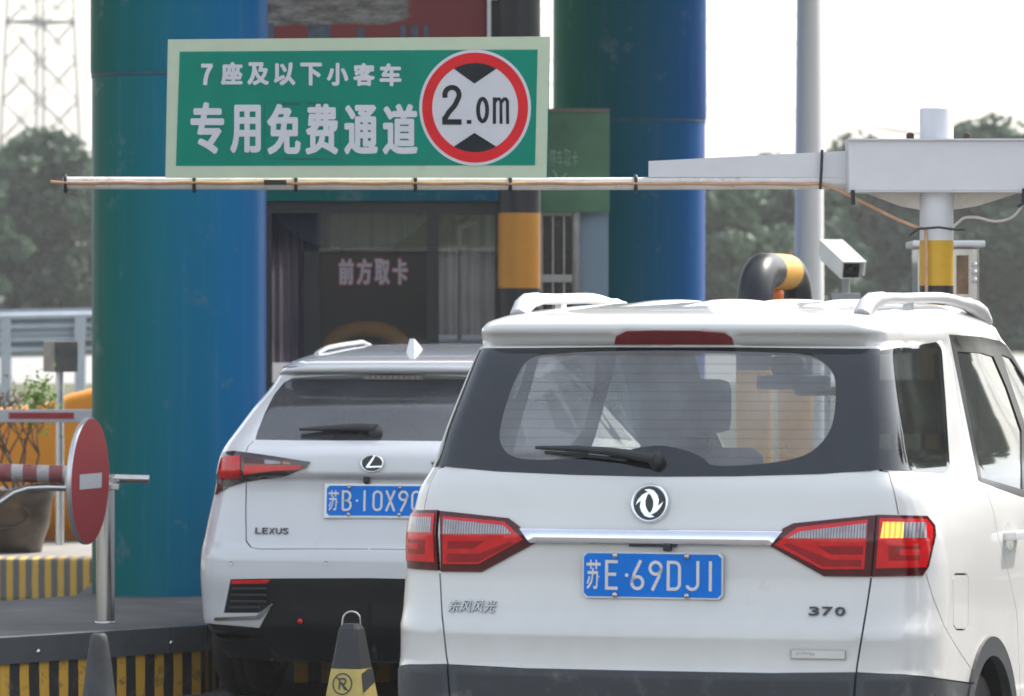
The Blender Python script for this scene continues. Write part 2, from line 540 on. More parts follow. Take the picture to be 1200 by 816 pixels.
        for f in Fa:
            cx = sum(V[k][0] for k in f) / 3; cy = sum(V[k][1] for k in f) / 3
            nm = 'body'
            for n, p, x0, x1, y0, y1 in polys:
                if x0 <= cx <= x1 and y0 <= cy <= y1:
                    ins = False; j = len(p) - 1
                    for i in range(len(p)):
                        xi, yi = p[i]; xj, yj = p[j]
                        if (yi > cy) != (yj > cy) and cx < (xj - xi) * (cy - yi) / (yj - yi) + xi: ins = not ins
                        j = i
                    if ins: nm = n; break
            res.setdefault(nm, []).append(tuple(f))
        self.cp = [self.S(*q) for q in self.cv]; self.cn = [self.Nrm(*q) for q in self.cv]
        return res
    def patch(self, name, groups, parent, mats, wall=0.012, lining=None, rev=False):
        """groups: list of (triangles, offset, material index)"""
        vs = []; fs = []; fm = []; nr = []
        for tris, off, mi in groups:
            mp = {}
            for t in tris:
                ids = []
                for k in t:
                    if k not in mp:
                        mp[k] = len(vs); vs.append(self.cp[k] + self.cn[k] * off); nr.append(self.cn[k])
                    ids.append(mp[k])
                a, b, c = (self.cp[k] for k in t)
                # orient outwards
                if (b - a).cross(c - a).dot(self.cn[t[0]] + self.cn[t[1]] + self.cn[t[2]]) < 0: ids = [ids[0], ids[2], ids[1]]
                fs.append(tuple(ids)); fm.append(mi)
            if wall:
                cnt = {}
                base = len(fs) - len(tris)
                for f in fs[base:]:
                    for i in range(3): cnt[(f[i], f[(i + 1) % 3])] = 1
                inv = {v: k for k, v in mp.items()}
                for (i, j) in cnt:
                    if (j, i) in cnt: continue
                    ki, kj = inv[i], inv[j]
                    b = len(vs)
                    q = [self.cp[ki] + self.cn[ki] * off, self.cp[kj] + self.cn[kj] * off,
                         self.cp[kj] + self.cn[kj] * (off - wall), self.cp[ki] + self.cn[ki] * (off - wall)]
                    nn = (q[1] - q[0]).cross(self.cn[ki]).normalized()
                    vs += q; nr += [nn] * 4
                    fs.append((b + 3, b + 2, b + 1, b)); fm.append(mi)
            if lining:
                b = len(vs); mp2 = {}
                for t in tris:
                    ids = []
                    for k in t:
                        if k not in mp2:
                            mp2[k] = len(vs); vs.append(self.cp[k] + self.cn[k] * (off - 0.03)); nr.append(-self.cn[k])
                        ids.append(mp2[k])
                    a, bq, c = (self.cp[k] for k in t)
                    if (bq - a).cross(c - a).dot(self.cn[t[0]]) > 0: ids = [ids[0], ids[2], ids[1]]
                    fs.append(tuple(ids)); fm.append(lining)
        me = bpy.data.meshes.new(name); me.from_pydata([tuple(v) for v in vs], [], fs)
        for m in mats: me.materials.append(m)
        me.polygons.foreach_set('material_index', fm)
        me.polygons.foreach_set('use_smooth', [True] * len(fs))
        me.update()
        me.normals_split_custom_set_from_vertices([tuple(n) for n in nr])
        o = bpy.data.objects.new(name, me); COL.objects.link(o); o.parent = parent
        return o

def line_poly(uv, w):
    """thin closed polygon round a UV polyline"""
    n = len(uv); L = []; R = []
    for i in range(n):
        a = uv[max(0, i - 1)]; b = uv[min(n - 1, i + 1)]
        t = Vector((b[0] - a[0], b[1] - a[1]))
        if t.length < 1e-9: continue
        t.normalize(); nx, ny = -t.y * w / 2, t.x * w / 2
        L.append((uv[i][0] + nx, uv[i][1] + ny)); R.append((uv[i][0] - nx, uv[i][1] - ny))
    return L + R[::-1]

def mir(p): return [(-u, v) for u, v in p][::-1]
WHITE = mat('white_car_paint', (0.745, 0.74, 0.715), rough=0.32, coat=0.9, var=0.03, scale=2.0, dirt=((0.55, 0.50, 0.42), 3.0, 0.62))
WHITE2 = mat('pearl_car_paint', (0.70, 0.705, 0.725), rough=0.30, coat=0.9, var=0.03, scale=2.0, dirt=((0.55, 0.51, 0.46), 3.0, 0.62))
BLACKP = mat('black_plastic', (0.028, 0.030, 0.033), rough=0.55, var=0.2, scale=8, bump=0.15, bscale=300)
GREYP = mat('grey_plastic_cladding', (0.042, 0.046, 0.052), rough=0.55, var=0.2, scale=6, bump=0.1, bscale=300, dirt=((0.16, 0.15, 0.14), 6, 0.55))
GLOSSK = mat('gloss_black', (0.012, 0.014, 0.017), rough=0.12, var=0.2)
DKMETAL = mat('dark_metal_lettering', (0.07, 0.07, 0.075), rough=0.35, metal=0.6, var=0.2)
DCHROME = mat('dark_chrome', (0.42, 0.43, 0.45), rough=0.22, metal=1.0, var=0.1, scale=20)
SATK = mat('satin_black_frame', (0.018, 0.022, 0.022), rough=0.35, var=0.2, spec=0.3)
BLACKD = mat('deep_black_plastic', (0.012, 0.0135, 0.015), rough=0.6, var=0.25, scale=8, spec=0.3)
GAP = mat('panel_gap', (0.03, 0.028, 0.027), rough=0.9, var=0.2)
CHROME = mat('chrome', (0.82, 0.84, 0.88), rough=0.10, metal=1.0, var=0.04, scale=20)
SILVER = mat('satin_silver', (0.62, 0.63, 0.65), rough=0.34, metal=0.85, var=0.08, scale=12)
STEEL = mat('brushed_stainless', (0.62, 0.60, 0.57), rough=0.22, metal=1.0, var=0.15, scale=10, streak=0.9)
LINING = mat('grey_headlining', (0.20, 0.20, 0.20), rough=0.9, var=0.15)
SEAT = mat('dark_seat_cloth', (0.045, 0.047, 0.052), rough=0.9, var=0.25, bump=0.2, bscale=200)
RUBBER = mat('tyre_rubber', (0.018, 0.018, 0.019), rough=0.75, var=0.25, bump=0.2, bscale=80)
RED = mat('red_lens', (0.62, 0.010, 0.014), rough=0.10, coat=0.25, var=0.25, scale=25)
REDB = mat('bright_red_lens', (0.70, 0.010, 0.014), rough=0.10, coat=0.25, var=0.15, scale=30)
REDD = mat('dark_red_lens', (0.085, 0.004, 0.007), rough=0.10, coat=0.2, var=0.25, scale=20)
SMOKE = mat('smoked_lens', (0.03, 0.016, 0.014), rough=0.06, coat=1.0, var=0.4, scale=30)
def amber():
    m, nt, out = new_mat('lit_indicator'); L = nt.links.new
    p = N(nt, 'ShaderNodeBsdfPrincipled'); p.inputs['Roughness'].default_value = .1; p.inputs['Coat Weight'].default_value = 1; p.inputs['Base Color'].default_value = (.8, .25, .05, 1)
    tc = N(nt, 'ShaderNodeTexCoord'); w = N(nt, 'ShaderNodeTexWave'); w.inputs['Scale'].default_value = 22; w.inputs['Distortion'].default_value = 1.5; w.inputs['Detail'].default_value = 2; L(tc.outputs['Object'], w.inputs['Vector'])
    rp = N(nt, 'ShaderNodeValToRGB'); e = rp.color_ramp.elements; e[0].color = (1, .13, .008, 1); e[1].color = (1, .50, .03, 1); e[0].position = .15; e[1].position = .8
    L(w.outputs['Fac'], rp.inputs['Fac']); L(rp.outputs['Color'], p.inputs['Emission Color']); p.inputs['Emission Strength'].default_value = 1.0
    L(p.outputs['BSDF'], out.inputs['Surface']); return m
AMBER = amber()
RED3 = mat('deep_red_lens', (0.34, 0.006, 0.009), rough=0.10, coat=0.2, var=0.2, scale=20)
def grime(m, zlo, zhi, col, amt):
    """road dirt thrown up on the lower panels, broken up by noise"""
    nt = m.node_tree; L = nt.links.new; p = [n for n in nt.nodes if n.type == 'BSDF_PRINCIPLED'][0]
    src = p.inputs['Base Color'].links[0].from_socket
    tc = N(nt, 'ShaderNodeTexCoord'); s_ = N(nt, 'ShaderNodeSeparateXYZ'); L(tc.outputs['Object'], s_.inputs[0])
    mr = N(nt, 'ShaderNodeMapRange'); mr.inputs['From Min'].default_value = zhi; mr.inputs['From Max'].default_value = zlo; L(s_.outputs['Z'], mr.inputs['Value'])
    nz = N(nt, 'ShaderNodeTexNoise'); nz.inputs['Scale'].default_value = 5; nz.inputs['Detail'].default_value = 9; nz.inputs['Roughness'].default_value = .7
    mp = N(nt, 'ShaderNodeMapping'); mp.inputs['Scale'].default_value = (1, 1, .45); L(tc.outputs['Object'], mp.inputs['Vector']); L(mp.outputs['Vector'], nz.inputs['Vector'])
    a = N(nt, 'ShaderNodeMath', operation='MULTIPLY'); L(mr.outputs[0], a.inputs[0]); L(nz.outputs['Fac'], a.inputs[1])
    b = N(nt, 'ShaderNodeMath', operation='MULTIPLY'); L(a.outputs[0], b.inputs[0]); b.inputs[1].default_value = amt
    mx = N(nt, 'ShaderNodeMix', data_type='RGBA'); L(b.outputs[0], mx.inputs['Factor']); L(src, mx.inputs['A']); mx.inputs['B'].default_value = c4(col)
    L(mx.outputs['Result'], p.inputs['Base Color'])
grime(WHITE, .62, 1.05, (.34, .31, .26), .45); grime(WHITE2, .40, .95, (.32, .30, .27), .30)
def clear_lens():
    m, nt, out = new_mat('ribbed_clear_lens'); L = nt.links.new
    p = N(nt, 'ShaderNodeBsdfPrincipled'); p.inputs['Roughness'].default_value = 0.12; p.inputs['Coat Weight'].default_value = 1
    tc = N(nt, 'ShaderNodeTexCoord'); w = N(nt, 'ShaderNodeTexWave'); w.inputs['Scale'].default_value = 36; w.inputs['Distortion'].default_value = 1.2
    L(tc.outputs['Object'], w.inputs['Vector'])
    nz = N(nt, 'ShaderNodeTexNoise'); nz.inputs['Scale'].default_value = 30; L(tc.outputs['Object'], nz.inputs['Vector'])
    mu = N(nt, 'ShaderNodeMath', operation='MULTIPLY'); L(w.outputs['Fac'], mu.inputs[0]); L(nz.outputs['Fac'], mu.inputs[1])
    rp = N(nt, 'ShaderNodeValToRGB'); rp.color_ramp.elements[0].color = (0.16, 0.13, 0.145, 1); rp.color_ramp.elements[1].color = (0.50, 0.46, 0.49, 1)
    rp.color_ramp.elements[1].position = 0.6
    L(mu.outputs[0], rp.inputs['Fac']); L(rp.outputs['Color'], p.inputs['Base Color']); L(p.outputs['BSDF'], out.inputs['Surface'])
    return m
CLEAR = clear_lens()
PLATEB = mat('plate_blue', (0.002, 0.19, 0.72), rough=0.45, spec=0.2, var=0.08, scale=10)
PLATEW = mat('plate_lettering', (0.74, 0.72, 0.68), rough=0.4, var=0.06, scale=30)
GLASSR = glass('rear_heated_glass', tint=(0.58, 0.60, 0.62), dust=0.30, dustcol=(0.55, 0.56, 0.565), lines=True, ior=1.45)
BADGE = mat('badge_chrome', (0.58, 0.57, 0.56), rough=0.25, metal=1.0, var=0.15, scale=30)
GLASSP = glass('privacy_glass', rough=0.07, tint=(0.10, 0.11, 0.115), dust=0.03, dustcol=(0.5, 0.5, 0.5), ior=1.7)
GLASSC = glass('clear_car_glass', tint=(0.80, 0.84, 0.82), dust=0.02)
GLASSD = glass('dark_rear_glass', tint=(0.05, 0.055, 0.06), dust=0.12, dustcol=(0.35, 0.37, 0.40), ior=1.75)
FRIT = mat('black_glass_border', (0.013, 0.017, 0.021), rough=0.10, coat=0.6, var=0.3, scale=4)
def wheel(parent, x, y, r, wd, rimr, name='wheel'):
    s = 1 if x > 0 else -1
    t = MB()
    t.lathe([(rimr, -wd / 2), (rimr + 0.02, -wd / 2 - 0.004), (r - 0.035, -wd / 2), (r - 0.006, -wd / 2 + 0.03), (r, -wd / 2 + 0.05), (r, -0.03), (r - 0.008, -0.027), (r - 0.008, -0.02), (r, -0.017),
             (r, 0.017), (r - 0.008, 0.02), (r - 0.008, 0.027), (r, 0.03), (r, wd / 2 - 0.05), (r - 0.006, wd / 2 - 0.03), (r - 0.035, wd / 2), (rimr + 0.02, wd / 2 + 0.004), (rimr, wd / 2)],
            c=(x, y, r), axis='X', seg=48)
    w = t.build(name, [RUBBER], parent)
    m = MB()
    m.lathe([(rimr, -wd / 2), (rimr, wd / 2)], c=(x, y, r), axis='X', seg=40)
    m.lathe([(0.0, s * wd * 0.36), (0.05, s * wd * 0.37), (0.06, s * wd * 0.30)], c=(x, y, r), axis='X', seg=20)
    for k in range(10):
        a = 2 * PI * k / 10
        c, sn = math.cos(a), math.sin(a)
        p0 = Vector((x + s * wd * 0.30, y + 0.04 * c, r + 0.04 * sn)); p1 = Vector((x + s * wd * 0.40, y + rimr * c, r + rimr * sn))
        m.tube([p0, (p0 + p1) / 2, p1], [0.017, 0.013, 0.016], 6)
    m.build('rim', [SILVER], w)
    d = MB(); d.lathe([(0.0, 0), (rimr * 0.72, 0), (rimr * 0.72, 0.02), (0, 0.02)], c=(x + s * 0.02, y, r), axis='X', seg=28)
    d.build('brake_disc', [SILVER], w)

def plate(parent, fr, chars, cn, w=0.44, h=0.14):
    p, x, y, n = fr
    mb = MB().frame(p, x, y, n)
    rc = [(-w / 2 + 0.012, -h / 2), (w / 2 - 0.012, -h / 2), (w / 2, -h / 2 + 0.012), (w / 2, h / 2 - 0.012), (w / 2 - 0.012, h / 2), (-w / 2 + 0.012, h / 2), (-w / 2, h / 2 - 0.012), (-w / 2, -h / 2 + 0.012)]
    mb.prism(rc, -0.004, 0.004, 'Z', 0)
    mb.prism([(q[0] * 0.975, q[1] * 0.93) for q in rc], 0.004, 0.006, 'Z', 1)
    o = mb.build('number_plate', [SILVER, PLATEB], parent)
    L = MB().frame(p, x, y, n)
    mm = 0.001
    L.text(cn, (-w / 2 + 0.0145), -0.044, (-w / 2 + 0.0145 + 0.045), 0.045, 0.0075, 0, bold=0.012)
    xs = [15.5 + 57] + [15.5 + 57 * 2 + 22 + 57 * i for i in range(5)]
    for ch, x0 in zip(chars, xs):
        for st in plate_strokes(ch):
            L.ribbon([(-w / 2 + (x0 + q[0]) * mm, -0.045 + q[1] * mm) for q in st], 0.0095, 0.0075)
    L.sheet([(-w / 2 + 0.1405 + a, b) for a, b in arc(0, 0, 0.0055, 0, 330, 11)], 0.0075)
    L.build('plate_lettering', [PLATEW], o)
    for bx, by in ((-0.116, h / 2 - 0.012), (0.108, h / 2 - 0.012), (-0.116, -h / 2 + 0.010), (0.108, -h / 2 + 0.010)):
        b = MB().frame(p + x * bx + y * by, x, y, n)
        b.lathe([(0.0095, 0.004), (0.0095, 0.010), (0.006, 0.014), (0.0, 0.0155)], axis='Z', seg=14)
        b.build('plate_bolt', [STEEL], o)
    return o

def on_skin(B, P, off=0.004):
    """px path -> 3D points just above the skin"""
    out = []
    for q in P:
        uv = B.px(*q); out.append(B.S(*uv) + B.Nrm(*uv) * off)
    return out

def interior(parent, seats, floor_z, x, y0, y1, dash_y, wheel_x):
    mb = MB(); mb.box(-x, x, y0, y1, floor_z - 0.05, floor_z, 0)
    mb.build('cabin_floor', [SEAT], parent)
    d = MB(); d.box(-x + 0.04, x - 0.04, dash_y, dash_y + 0.35, floor_z + 0.2, 0.98, 0, 0.06); d.build('dashboard', [SEAT], parent)
    st = MB(); c = Vector((wheel_x, dash_y - 0.12, 0.97))
    st.tube([c + Vector((0.18 * math.cos(a), -0.06 * math.sin(a), 0.17 * math.sin(a))) for a in [2 * PI * k / 24 for k in range(24)]], 0.014, 8, closed=True)
    st.tube([c, c + Vector((0, 0.16, -0.08))], 0.03, 8); st.tube([c - Vector((0.17, 0, 0)), c + Vector((0.17, 0, 0))], 0.014, 6)
    st.build('steering_wheel', [BLACKP], parent)
    for sx, sy, sw in seats:
        s = MB()
        s.box(sx - sw / 2, sx + sw / 2, sy, sy + 0.48, floor_z, floor_z + 0.3, 0, 0.05)
        bm = bmesh.new(); bmesh.ops.create_cube(bm, size=1)
        for v in bm.verts:
            v.co = Vector((sx + v.co.x * sw * (0.92 if v.co.z > 0 else 1), sy - 0.02 + v.co.y * 0.13 - (v.co.z + .5) * 0.14, floor_z + 0.25 + (v.co.z + .5) * (0.6 if sw < .7 else .45)))
        bmesh.ops.bevel(bm, geom=bm.edges[:], offset=0.05, segments=3, profile=0.6, affect='EDGES')
        s.from_bm(bm, 0, True)
        so = s.build('seat', [SEAT], parent)
        heads = [0] if sw < 0.7 else [-sw * 0.33, sw * 0.33]
        for hx in (heads if sw < .7 else []):
            h = MB()
            h.box(sx + hx - 0.13, sx + hx + 0.13, sy - 0.22, sy - 0.12, floor_z + 0.9, floor_z + 1.08, 0, 0.04)
            h.tube([(sx + hx - 0.05, sy - 0.17, floor_z + 0.8), (sx + hx - 0.05, sy - 0.17, floor_z + 0.93)], 0.008, 6)
            h.tube([(sx + hx + 0.05, sy - 0.17, floor_z + 0.8), (sx + hx + 0.05, sy - 0.17, floor_z + 0.93)], 0.008, 6)
            h.build('headrest', [SEAT], so)

def arch_poly(B, s, yc, zc, r, rz=None):
    rz = rz or r
    P = []
    zb = 0.205
    a0 = math.asin(max(-1, (zb - zc) / rz))
    for i in range(33):
        a = a0 + (PI - 2 * a0) * i / 32
        P.append((yc + r * math.cos(a), zc + rz * math.sin(a)))
    out = [B.side(s, *q) for q in P]
    out = [(u, max(v, 0)) for u, v in out]
    # close below the sill
    a, b = out[0], out[-1]
    return out + [(b[0], -0.001), (a[0], -0.001)]

def body_glass_side(B, s, uvs): return uvs if s > 0 else mir(uvs)

# ================================================================== WHITE MPV
van = thing('family_van', 'white people carrier with roof rails, its right indicator lit amber, blue plate ending in DJ1', 'car', (0.395, 16.0, 0), -math.radians(17.5), local=True)
#        z     w     yr     yf    R    Ry   bow  Rf   Rfy  bf
VK = [(.20, .80, .060, 4.36, .22, .24, .05, .30, .35, .10),
      (.27, .840, .010, 4.46, .22, .25, .05, .30, .35, .10),
      (.45, .858, .000, 4.50, .22, .25, .05, .30, .35, .10),
      (.612, .860, .000, 4.50, .22, .25, .05, .30, .35, .10),
      (.632, .860, .012, 4.50, .22, .25, .05, .30, .35, .10),
      (.70, .860, .016, 4.48, .22, .25, .05, .30, .36, .10),
      (.735, .860, .014, 4.47, .22, .25, .05, .30, .36, .10),
      (.765, .860, .030, 4.46, .22, .25, .05, .30, .36, .10),
      (.82, .860, .052, 4.43, .21, .25, .05, .30, .38, .10),
      (.915, .856, .062, 4.36, .21, .25, .05, .30, .40, .10),
      (1.000, .846, .062, 4.10, .20, .24, .05, .32, .42, .12),
      (1.02, .843, .060, 3.95, .20, .24, .05, .32, .42, .14),
      (1.09, .825, .078, 3.45, .18, .21, .05, .30, .40, .16),
      (1.16, .795, .090, 3.22, .14, .16, .05, .26, .34, .16),
      (1.228, .752, .120, 3.10, .10, .12, .05, .22, .30, .16),
      (1.34, .722, .172, 2.90, .08, .10, .05, .20, .26, .16),
      (1.46, .690, .235, 2.68, .075, .09, .05, .20, .24, .16),
      (1.565, .664, .300, 2.49, .07, .085, .05, .20, .22, .16),
      (1.597, .656, .325, 2.43, .07, .085, .05, .20, .22, .16),
      (1.600, .648, .318, 2.42, .07, .09, .055, .20, .22, .16),
      (1.628, .648, .290, 2.38, .07, .10, .06, .20, .22, .16),
      (1.646, .644, .270, 2.34, .07, .11, .06, .20, .22, .16),
      (1.664, .634, .272, 2.31, .08, .12, .06, .20, .22, .16),
      (1.680, .616, .318, 2.27, .10, .14, .06, .20, .22, .16),
      (1.697, .592, .42, 2.22, .14, .16, .06, .22, .20, .15),
      (1.711, .560, .62, 2.16, .18, .20, .05, .22, .18, .12),
      (1.727, .500, 1.00, 2.08, .20, .18, .04, .20, .16, .10),
      (1.736, .340, 1.35, 2.00, .18, .10, .02, .15, .10, .05),
      (1.739, .04, 1.65, 1.90, .02, .02, .01, .02, .02, .01)]
VB = Body(VK, (0.395, 16.0, 0), math.radians(17.5), L=3.3, bulge=0.035)
B = VB
P = B.pts
lampR_t = P([(1026, 604), (930, 614), (918, 620), (901, 639), (966, 675.5), (1020.5, 676)])
lampR_ti = P([(1017, 610), (935, 619), (925, 626), (908, 638), (964, 667), (1013, 667)])
lampR_tc = P([(1016, 614.5), (938, 624), (924, 631), (1015, 631)])
lampR_td = P([(1012, 640), (958, 640), (974, 650), (1012, 650)])
lampR_td2 = P([(1010, 656), (975, 656), (925, 636), (918, 638), (964, 664), (1010, 664)])
lampR_b = P([(1027.5, 603.5), (1085, 605), (1094, 616), (1095, 628), (1087, 664), (1080, 675), (1022, 676)])
lampR_bi = P([(1030, 608), (1083, 609), (1090, 618), (1090.5, 630), (1083, 665), (1026, 666)])
lampR_bc = P([(1034, 613), (1082, 613), (1083, 631), (1031, 631)])
lampR_bl = P([(1034, 613), (1057, 613), (1056, 631), (1031, 631)])
lampR_bd = P([(1048, 640), (1076, 640), (1076, 644), (1053, 644), (1053, 651), (1076, 651), (1075, 657), (1040, 657), (1040, 640)])
lampL_t = P([(516.5, 599), (597, 608), (609, 617), (622, 634), (629, 636), (565, 670.5), (517.5, 670)])
lampL_ti = P([(520, 606), (592, 612.5), (601, 620), (614, 632), (562, 661), (520.5, 661)])
lampL_tc = P([(521, 609.5), (592, 617), (601, 626), (521, 626)])
lampL_td = P([(526, 634), (570, 634), (556, 643), (526, 643)])
lampL_td2 = P([(525, 649), (562, 649), (598, 635), (606, 635), (562, 659), (525, 659)])
lampL_b = mir(lampR_b)
lampL_bi = mir(lampR_bi); lampL_bc = mir(lampR_bc); lampL_bd = mir(lampR_bd)
lampL_b = [(u, v) for u, v in lampL_b]
seamR = P([(1031, 409), (1030.5, 480), (1030, 551)], False)
seam_b = P([(1030, 551.5), (1041, 553), (1048, 578), (1053, 603)], False)
glass_out_r = P([(1031, 409), (1030.5, 480), (1030, 551), (960, 556), (863, 558.5), (780, 559)], False)
top_r = P([(780, 407.5), (863, 407.5), (960, 408.5), (1031, 409)], False)
uc = 0.0
halfR = [q for q in glass_out_r if q[0] > 0.01] 
halfT = [q for q in top_r if q[0] > 0.01]
vtop = halfT[0][1]; vbot = halfR[-1][1]
glass_half = halfT + halfR[1:]
rear_glass_out = [(0, vtop)] + glass_half + [(0, vbot)] + [(-u, v) for u, v in glass_half[::-1]]
rear_glass_in = P(smooth([(622, 420), (660, 414), (720, 411.5), (800, 411), (900, 413), (945, 416), (968, 427), (979, 448), (977, 490), (966, 515), (942, 534), (900, 543),
                   (840, 546), (822, 536), (800, 527), (772, 522.5), (745, 526), (720, 534), (660, 538), (625, 539), (601, 535), (589, 524), (585.5, 508), (592, 478), (605, 442)]))
tg_lowR = P([(1021, 677), (1016, 710), (1011, 740), (1004, 783)], False)
gapL = P([(515.5, 672), (518, 720), (523, 768), (525, 780)], False)
zb = B.vz(0.622)
low_R = [q for q in tg_lowR]; 
tailgate_half = [(0, vbot)] + [q for q in halfR[::-1][:-2] if q[1] <= vbot + .02 and q[0] < .55] + seam_b + [lampR_b[0]] + [lampR_t[0], lampR_t[-1]] + low_R + [(low_R[-1][0] - 0.002, zb)] + [(0, zb)]
def sym(h): return h + [(-u, v) for u, v in h[::-1]]
# door panels and side glass, right then mirrored
qg = P([(1028, 411.5), (1070, 405), (1096, 401), (1103, 404), (1108, 470), (1113, 549), (1107, 555), (1075, 553), (1028, 551)])
dw_out = P([(1112, 392), (1150, 395), (1172, 400), (1199, 420)], False) + B.sides(1, [(2.06, 1.60), (2.40, 1.46), (2.62, 1.30), (2.72, 1.13)], closed=False) + P([(1199, 583), (1147, 564)], False)
door1 = P([(1121, 412), (1150, 414), (1164, 418), (1180, 455), (1197, 505), (1198, 574), (1150, 560), (1140, 510)])
yB = max(B.S(*q).y for q in door1)
front_win = B.sides(1, [(yB + .10, 1.14), (yB + .10, 1.36), (yB + .07, 1.565), (2.10, 1.55), (2.36, 1.42), (2.56, 1.26), (2.62, 1.16)])
aY, aZ = 0.86, 0.31
uA = B.side(1, aY - 0.36, 0.45)[0]
bl_ = [h for h in P([(1003, 788.5), (1030, 790), (1060, 791), (1085, 793.5), (1110, 797), (1138, 801)], False)]
bl_ = [(0, zb), (bl_[0][0] - .25, zb)] + bl_
bump = [(0, -.01), (bl_[-1][0], -.01)] + bl_[::-1] + mir(bl_[::-1])[::-1][1:] + [(-bl_[-1][0], -.01)]
bump = [(-bl_[-1][0], -.01), (bl_[-1][0], -.01)] + bl_[::-1] + [(-u, v) for u, v in bl_[1:]]
sill = [(-B.half, -.01), (B.half, -.01), (B.half, B.vz(0.30)), (0, B.vz(.30)), (-B.half, B.vz(0.30))]
wscr = [B.front(x, z) for x, z in [(-.60, 1.14), (-.3, 1.12), (0, 1.115), (.3, 1.12), (.60, 1.14), (.56, 1.35), (.52, 1.585), (.3, 1.61), (0, 1.615), (-.3, 1.61), (-.52, 1.585), (-.56, 1.35)]]
wR = [q for q in wscr if q[0] > 0]; wL = [q for q in wscr if q[0] < 0]
c0 = B.front(0.001, 1.115); c1 = B.front(0.001, 1.615)
wR = [(B.half, c0[1])] + [B.front(x, z) for x, z in [(.15, 1.116), (.3, 1.12), (.45, 1.13), (.58, 1.145), (.56, 1.35), (.50, 1.585), (.3, 1.61), (.15, 1.614)]] + [(B.half, c1[1])]
flap = line_poly(P([(1119, 673), (1133, 673), (1135, 678), (1134.5, 733), (1131, 738), (1121, 738), (1117.5, 733), (1116.5, 678), (1119, 673)], False, 3), 0.006)
seam_s = P([(1085, 672), (1093, 700), (1107, 735), (1125, 765), (1138, 784)], False)
headl = B.sides(1, [(3.92, .74), (4.18, .70), (4.22, .82), (3.98, .92), (3.75, .95)])
doorg = B.sides(1, [(1.30, .33), (1.22, .75), (1.02, 1.0), (1.0, 1.20)], closed=False)
doorg2 = B.sides(1, [(yB + .045, .33), (yB + .045, 1.10)], closed=False)
hits = [B.front(x, .42) for x in (.15, .3, .45)]
grille = [(B.half, B.vz(.38)), (B.half - .45, B.vz(.38)), (B.half - .50, B.vz(.62)), (B.half, B.vz(.62))]
spoil_lamp = P([(720, 402.5), (722, 394), (734, 388), (770, 387), (820, 387.5), (848, 390), (858, 396), (860, 403)])
R = []
for s in (1, -1):
    M_ = (lambda p: p) if s > 0 else mir
    R += [('arch', arch_poly(B, s, aY, aZ, 0.315, 0.325)), ('archf', arch_poly(B, s, 3.60, aZ, 0.315, 0.325))]
lr = {1: (lampR_t, lampR_ti, lampR_tc, lampR_td, lampR_td2, lampR_b, lampR_bi, lampR_bc, lampR_bd),
      -1: (lampL_t, lampL_ti, lampL_tc, lampL_td, lampL_td2, lampL_b, lampL_bi, lampL_bc, lampL_bd)}
R.append(('b_lit', lampR_bl))
lens_gap = [lampR_t[0], lampR_b[0], lampR_b[-1], lampR_t[-1]]
for s in (1, -1):
    n = 'R' if s > 0 else 'L'; t, ti, tcx, td, td2, b, bi, bc, bd = lr[s]
    R += [('tc' + n, tcx), ('td' + n, td), ('td' + n, td2), ('ti' + n, ti), ('t' + n, t), ('bc' + n, bc), ('bd' + n, bd), ('bi' + n, bi), ('b' + n, b)]
for lg in ((lampR_t, lampR_b), ):
    q = [lg[0][0], lg[1][0], lg[1][-1], lg[0][-1]]
    k = [h for h in lg[0] if h[0] > lg[0][0][0] - .012]; R_gap = P([(1025, 604), (1029, 603.8), (1023, 676), (1019.5, 676)])
    R += [('gap', R_gap), ('gap', mir(R_gap))]
R += [('brake', spoil_lamp), ('rglass', rear_glass_in), ('frit', rear_glass_out)]
g5 = 0.0055
R += [('gap', line_poly(seam_b, g5)), ('gap', mir(line_poly(seam_b, g5))),
      ('gap', line_poly([lampR_t[0], lampR_t[-1]], g5)), ('gap', line_poly([lampL_t[0], lampL_t[-1]], g5)),
      ('gap', line_poly(tg_lowR + [(tg_lowR[-1][0] - .012, B.vz(.30))], g5)), ('gap', line_poly(gapL + [(gapL[-1][0] + .012, B.vz(.30))], g5)),
      ('gap', line_poly(seam_s, .004)), ('gap', mir(line_poly(seam_s, .004))), ('gap', flap),
      ('gap', line_poly(doorg, .005)), ('gap', mir(line_poly(doorg, .005))), ('gap', line_poly(doorg2, .005)), ('gap', mir(line_poly(doorg2, .005))),
      ('gap', line_poly(bl_, .005)), ('gap', mir(line_poly(bl_, .005))),
      ('gap', line_poly(P([(612, 371.5), (700, 367.5), (800, 366), (900, 368), (1005, 376)], False), .004))]
R += [('qgR', qg), ('qgL', mir(qg)), ('dwR', door1), ('dwL', mir(door1)), ('fwR', front_win), ('fwL', mir(front_win)), ('dfR', dw_out), ('dfL', mir(dw_out))]
R += [('wscr', wR), ('wscr', mir(wR)), ('headR', headl), ('headL', mir(headl)), ('grille', grille), ('grille', mir(grille))]
for s in (1, -1):
    R += [('trim', arch_poly(B, s, aY, aZ, 0.365, 0.385)), ('trimf', arch_poly(B, s, 3.60, aZ, 0.365, 0.385))]
R += [('bump', bump), ('sill', sill), ('tailgate', sym(tailgate_half))]
T = B.cut(R)
g = lambda k: T.get(k, [])
body = B.patch('body', [(g('body'), 0, 0), (g('gap'), -0.008, 1), (g('sill'), 0.004, 3)], van, [WHITE, GAP, LINING, GREYP], lining=2)
B.patch('tailgate', [(g('tailgate'), 0, 0)], van, [WHITE, LINING], lining=1)
fr_ = B.patch('rear_window', [(g('rglass'), 0.0, 0)], van, [GLASSR], wall=0)
B.patch('window_border', [(g('frit'), 0.001, 0)], fr_, [FRIT])
